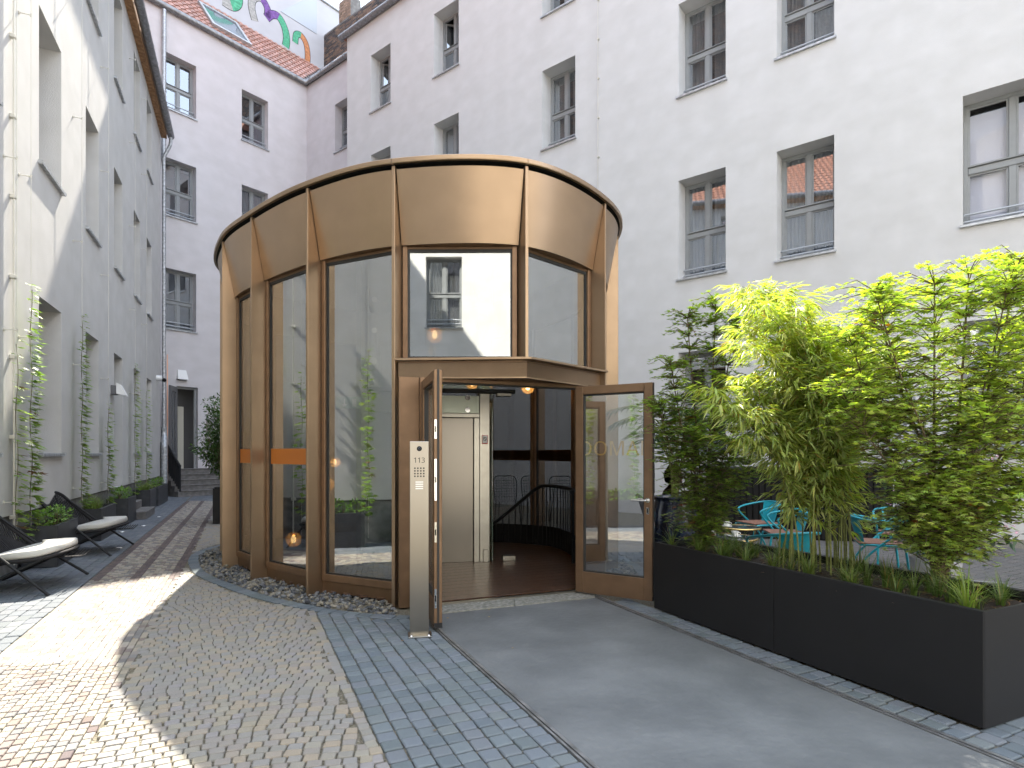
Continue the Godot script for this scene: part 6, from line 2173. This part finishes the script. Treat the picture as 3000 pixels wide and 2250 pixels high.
# smooth union of tapered bones, meshed as surface nets
func flesh(mb: MB, bones: Array, cell: float, k: float, paint_by: Callable) -> void:
	var lo := Vector3.INF; var hi := -Vector3.INF
	for b in bones:
		var r: float = maxf(b[2], b[3]) + cell * 2
		for p in [b[0], b[1]]:
			lo = lo.min(p - Vector3.ONE * r); hi = hi.max(p + Vector3.ONE * r)
	var N := Vector3i(((hi - lo) / cell).ceil()) + Vector3i.ONE
	var f := PackedFloat32Array()
	f.resize(N.x * N.y * N.z)
	f.fill(1.0)
	for b in bones:
		var r: float = maxf(b[2], b[3]) + 0.05
		var p0: Vector3 = ((b[0] as Vector3).min(b[1]) - Vector3.ONE * r - lo) / cell
		var p1: Vector3 = ((b[0] as Vector3).max(b[1]) + Vector3.ONE * r - lo) / cell
		for z in range(maxi(0, int(p0.z)), mini(N.z, int(p1.z) + 2)):
			for y in range(maxi(0, int(p0.y)), mini(N.y, int(p1.y) + 2)):
				for x in range(maxi(0, int(p0.x)), mini(N.x, int(p1.x) + 2)):
					var i := x + N.x * (y + N.y * z)
					var d := capsule(lo + Vector3(x, y, z) * cell, b[0], b[1], b[2], b[3])
					var e := f[i]
					var h := maxf(k - absf(d - e), 0.0) / k
					f[i] = minf(d, e) - h * h * k * 0.25
	var id := {}
	var off := [0, 1, N.x, N.x + 1, N.x * N.y, N.x * N.y + 1, N.x * N.y + N.x, N.x * N.y + N.x + 1]
	for z in N.z - 1:
		for y in N.y - 1:
			for x in N.x - 1:
				var i := x + N.x * (y + N.y * z)
				var mask := 0
				for c in 8: if f[i + off[c]] < 0: mask |= 1 << c
				if mask == 0 or mask == 255: continue
				var s := Vector3.ZERO
				var n := 0
				for e in [[0, 1], [2, 3], [4, 5], [6, 7], [0, 2], [1, 3], [4, 6], [5, 7], [0, 4], [1, 5], [2, 6], [3, 7]]:
					var a: float = f[i + off[e[0]]]; var b: float = f[i + off[e[1]]]
					if (a < 0) == (b < 0): continue
					var t := a / (a - b)
					var q0 := Vector3(e[0] & 1, (e[0] >> 1) & 1, e[0] >> 2)
					var q1 := Vector3(e[1] & 1, (e[1] >> 1) & 1, e[1] >> 2)
					s += q0.lerp(q1, t)
					n += 1
				var p := lo + (Vector3(x, y, z) + s / n) * cell
				var g := Vector3(f[i + 1] - f[i], f[i + N.x] - f[i], f[i + N.x * N.y] - f[i]).normalized()
				mb.col = paint_by.call(p)
				id[i] = mb.vert(p, g)
	var step := [1, N.x, N.x * N.y]
	for i in id:
		for ax in 3:
			var a: float = f[i]; var b: float = f[i + step[ax]]
			if (a < 0) == (b < 0): continue
			var u: int = step[(ax + 1) % 3]; var w: int = step[(ax + 2) % 3]
			if not (id.has(i - u) and id.has(i - w) and id.has(i - u - w)): continue
			var q := [id[i], id[i - u], id[i - u - w], id[i - w]]
			for j in ([0, 1, 2, 0, 2, 3] if a < 0 else [0, 2, 1, 0, 3, 2]): mb.ix.append(q[j])

func sitter() -> void:
	# somebody in dark clothes leaning back in a black rope chair, facing the tables
	var p := V(2.3, 0, 8.0)
	var b := thing("person", "person in dark jacket and navy jeans seated by the round tables", "person", "", p, -0.25)
	var J := func(x: float, y: float, z: float) -> Vector3: return Vector3(x, y, z)
	var bones := []
	for s in [-1, 1]:
		bones.append([J.call(0.0, 0.45, s * 0.09), J.call(0.42, 0.5, s * 0.12), 0.085, 0.062])
		bones.append([J.call(0.42, 0.5, s * 0.12), J.call(0.5, 0.09, s * 0.13), 0.06, 0.042])
		bones.append([J.call(0.49, 0.05, s * 0.13), J.call(0.66, 0.03, s * 0.14), 0.042, 0.032])
		bones.append([J.call(-0.16, 0.92, s * 0.17), J.call(0.0, 0.68, s * 0.24), 0.052, 0.042])
		bones.append([J.call(0.0, 0.68, s * 0.24), J.call(0.22, 0.6, s * 0.14), 0.04, 0.03])
	bones.append([J.call(0.0, 0.47, 0), J.call(-0.1, 0.72, 0), 0.13, 0.125])
	bones.append([J.call(-0.1, 0.72, 0), J.call(-0.16, 0.93, 0), 0.13, 0.11])
	bones.append([J.call(-0.16, 0.93, -0.13), J.call(-0.16, 0.93, 0.13), 0.07, 0.07])
	bones.append([J.call(-0.16, 0.95, 0), J.call(-0.13, 1.08, 0), 0.055, 0.05])
	var mb := MB.new()
	flesh(mb, bones, 0.018, 0.05, func(q: Vector3) -> Color:
		if q.y > 1.02: return Color(0.42, 0.25, 0.18)
		if q.y < 0.085: return Color(0.05, 0.05, 0.05)
		if q.x > 0.06 and q.y < 0.58 or q.y < 0.55: return Color(0.03, 0.04, 0.075)
		return Color(0.05, 0.055, 0.065))
	# head and hands on finer grids
	var head := [[J.call(-0.12, 1.16, 0), J.call(-0.1, 1.24, 0), 0.078, 0.088], [J.call(-0.06, 1.14, 0), J.call(-0.07, 1.2, 0), 0.05, 0.06], [J.call(-0.01, 1.185, 0), J.call(0.002, 1.17, 0), 0.013, 0.014]]
	for s in [-1, 1]: head.append([J.call(-0.11, 1.2, s * 0.082), J.call(-0.11, 1.17, s * 0.084), 0.017, 0.012])
	flesh(mb, head, 0.008, 0.02, func(q: Vector3) -> Color: return Color(0.42, 0.25, 0.18))
	for s in [-1, 1]:
		var hand := [[J.call(0.22, 0.6, s * 0.14), J.call(0.29, 0.585, s * 0.12), 0.026, 0.028]]
		for k in 4:
			var o := (k - 1.5) * 0.019
			hand.append([J.call(0.3, 0.588, s * 0.12 + o), J.call(0.345 - 0.004 * absf(k - 1.5), 0.575, s * 0.115 + o), 0.0095, 0.009])
			hand.append([J.call(0.345 - 0.004 * absf(k - 1.5), 0.575, s * 0.115 + o), J.call(0.368 - 0.006 * absf(k - 1.5), 0.552, s * 0.112 + o), 0.009, 0.008])
		hand.append([J.call(0.25, 0.592, s * 0.12 - s * 0.025), J.call(0.295, 0.58, s * 0.075), 0.011, 0.009])
		flesh(mb, hand, 0.006, 0.008, func(_q: Vector3) -> Color: return Color(0.42, 0.25, 0.18))
	var pm := mat(Color.WHITE, 0.85, 0, 0.3)
	pm.vertex_color_use_as_albedo = true
	put("body", mb, pm, b)
	var hair := MB.new()
	flesh(hair, [[J.call(-0.14, 1.2, 0), J.call(-0.11, 1.265, 0), 0.085, 0.09], [J.call(-0.17, 1.14, 0), J.call(-0.16, 1.2, 0), 0.06, 0.075]], 0.01, 0.03, func(_q: Vector3) -> Color: return Color(0.03, 0.02, 0.015))
	var ho := put("hair", hair, pm, b)
	ho.position = Vector3(-0.012, 0.004, 0)
	var eye := MB.new()
	for s in [-1, 1]: eye.box(at(J.call(-0.012, 1.215, s * 0.032)), Vector3(0.01, 0.009, 0.02), 0.003)
	put("eyes", eye, M.black, b)
	var mouth := MB.new()
	mouth.box(at(J.call(-0.008, 1.128, 0)), Vector3(0.01, 0.006, 0.04), 0.002)
	put("mouth", mouth, M.red, b)

func _ready() -> void:
	rng.seed = 20240
	camera_and_light()
	materials()
	plan()
	buildings()
	paving()
	steps_and_rail()
	pavilion()
	interior()
	pylon()
	green_things()
	lounger("nearer black rope lounger with sunlit white cushion", V(-5.45, 0, 6.66), PI / 2 + 0.325)
	copy_of(get_node("rope_lounger"), "further black rope lounger with white cushion in shade", V(-6.41, 0, 9.05), PI / 2 + 0.325)
	copy_of(get_node("rope_lounger"), "black rope lounger on the terrace carrying the seated person", V(2.3, 0, 8.05), PI / 2 - 0.2)
	wall_things()
	terrace()
	sitter()
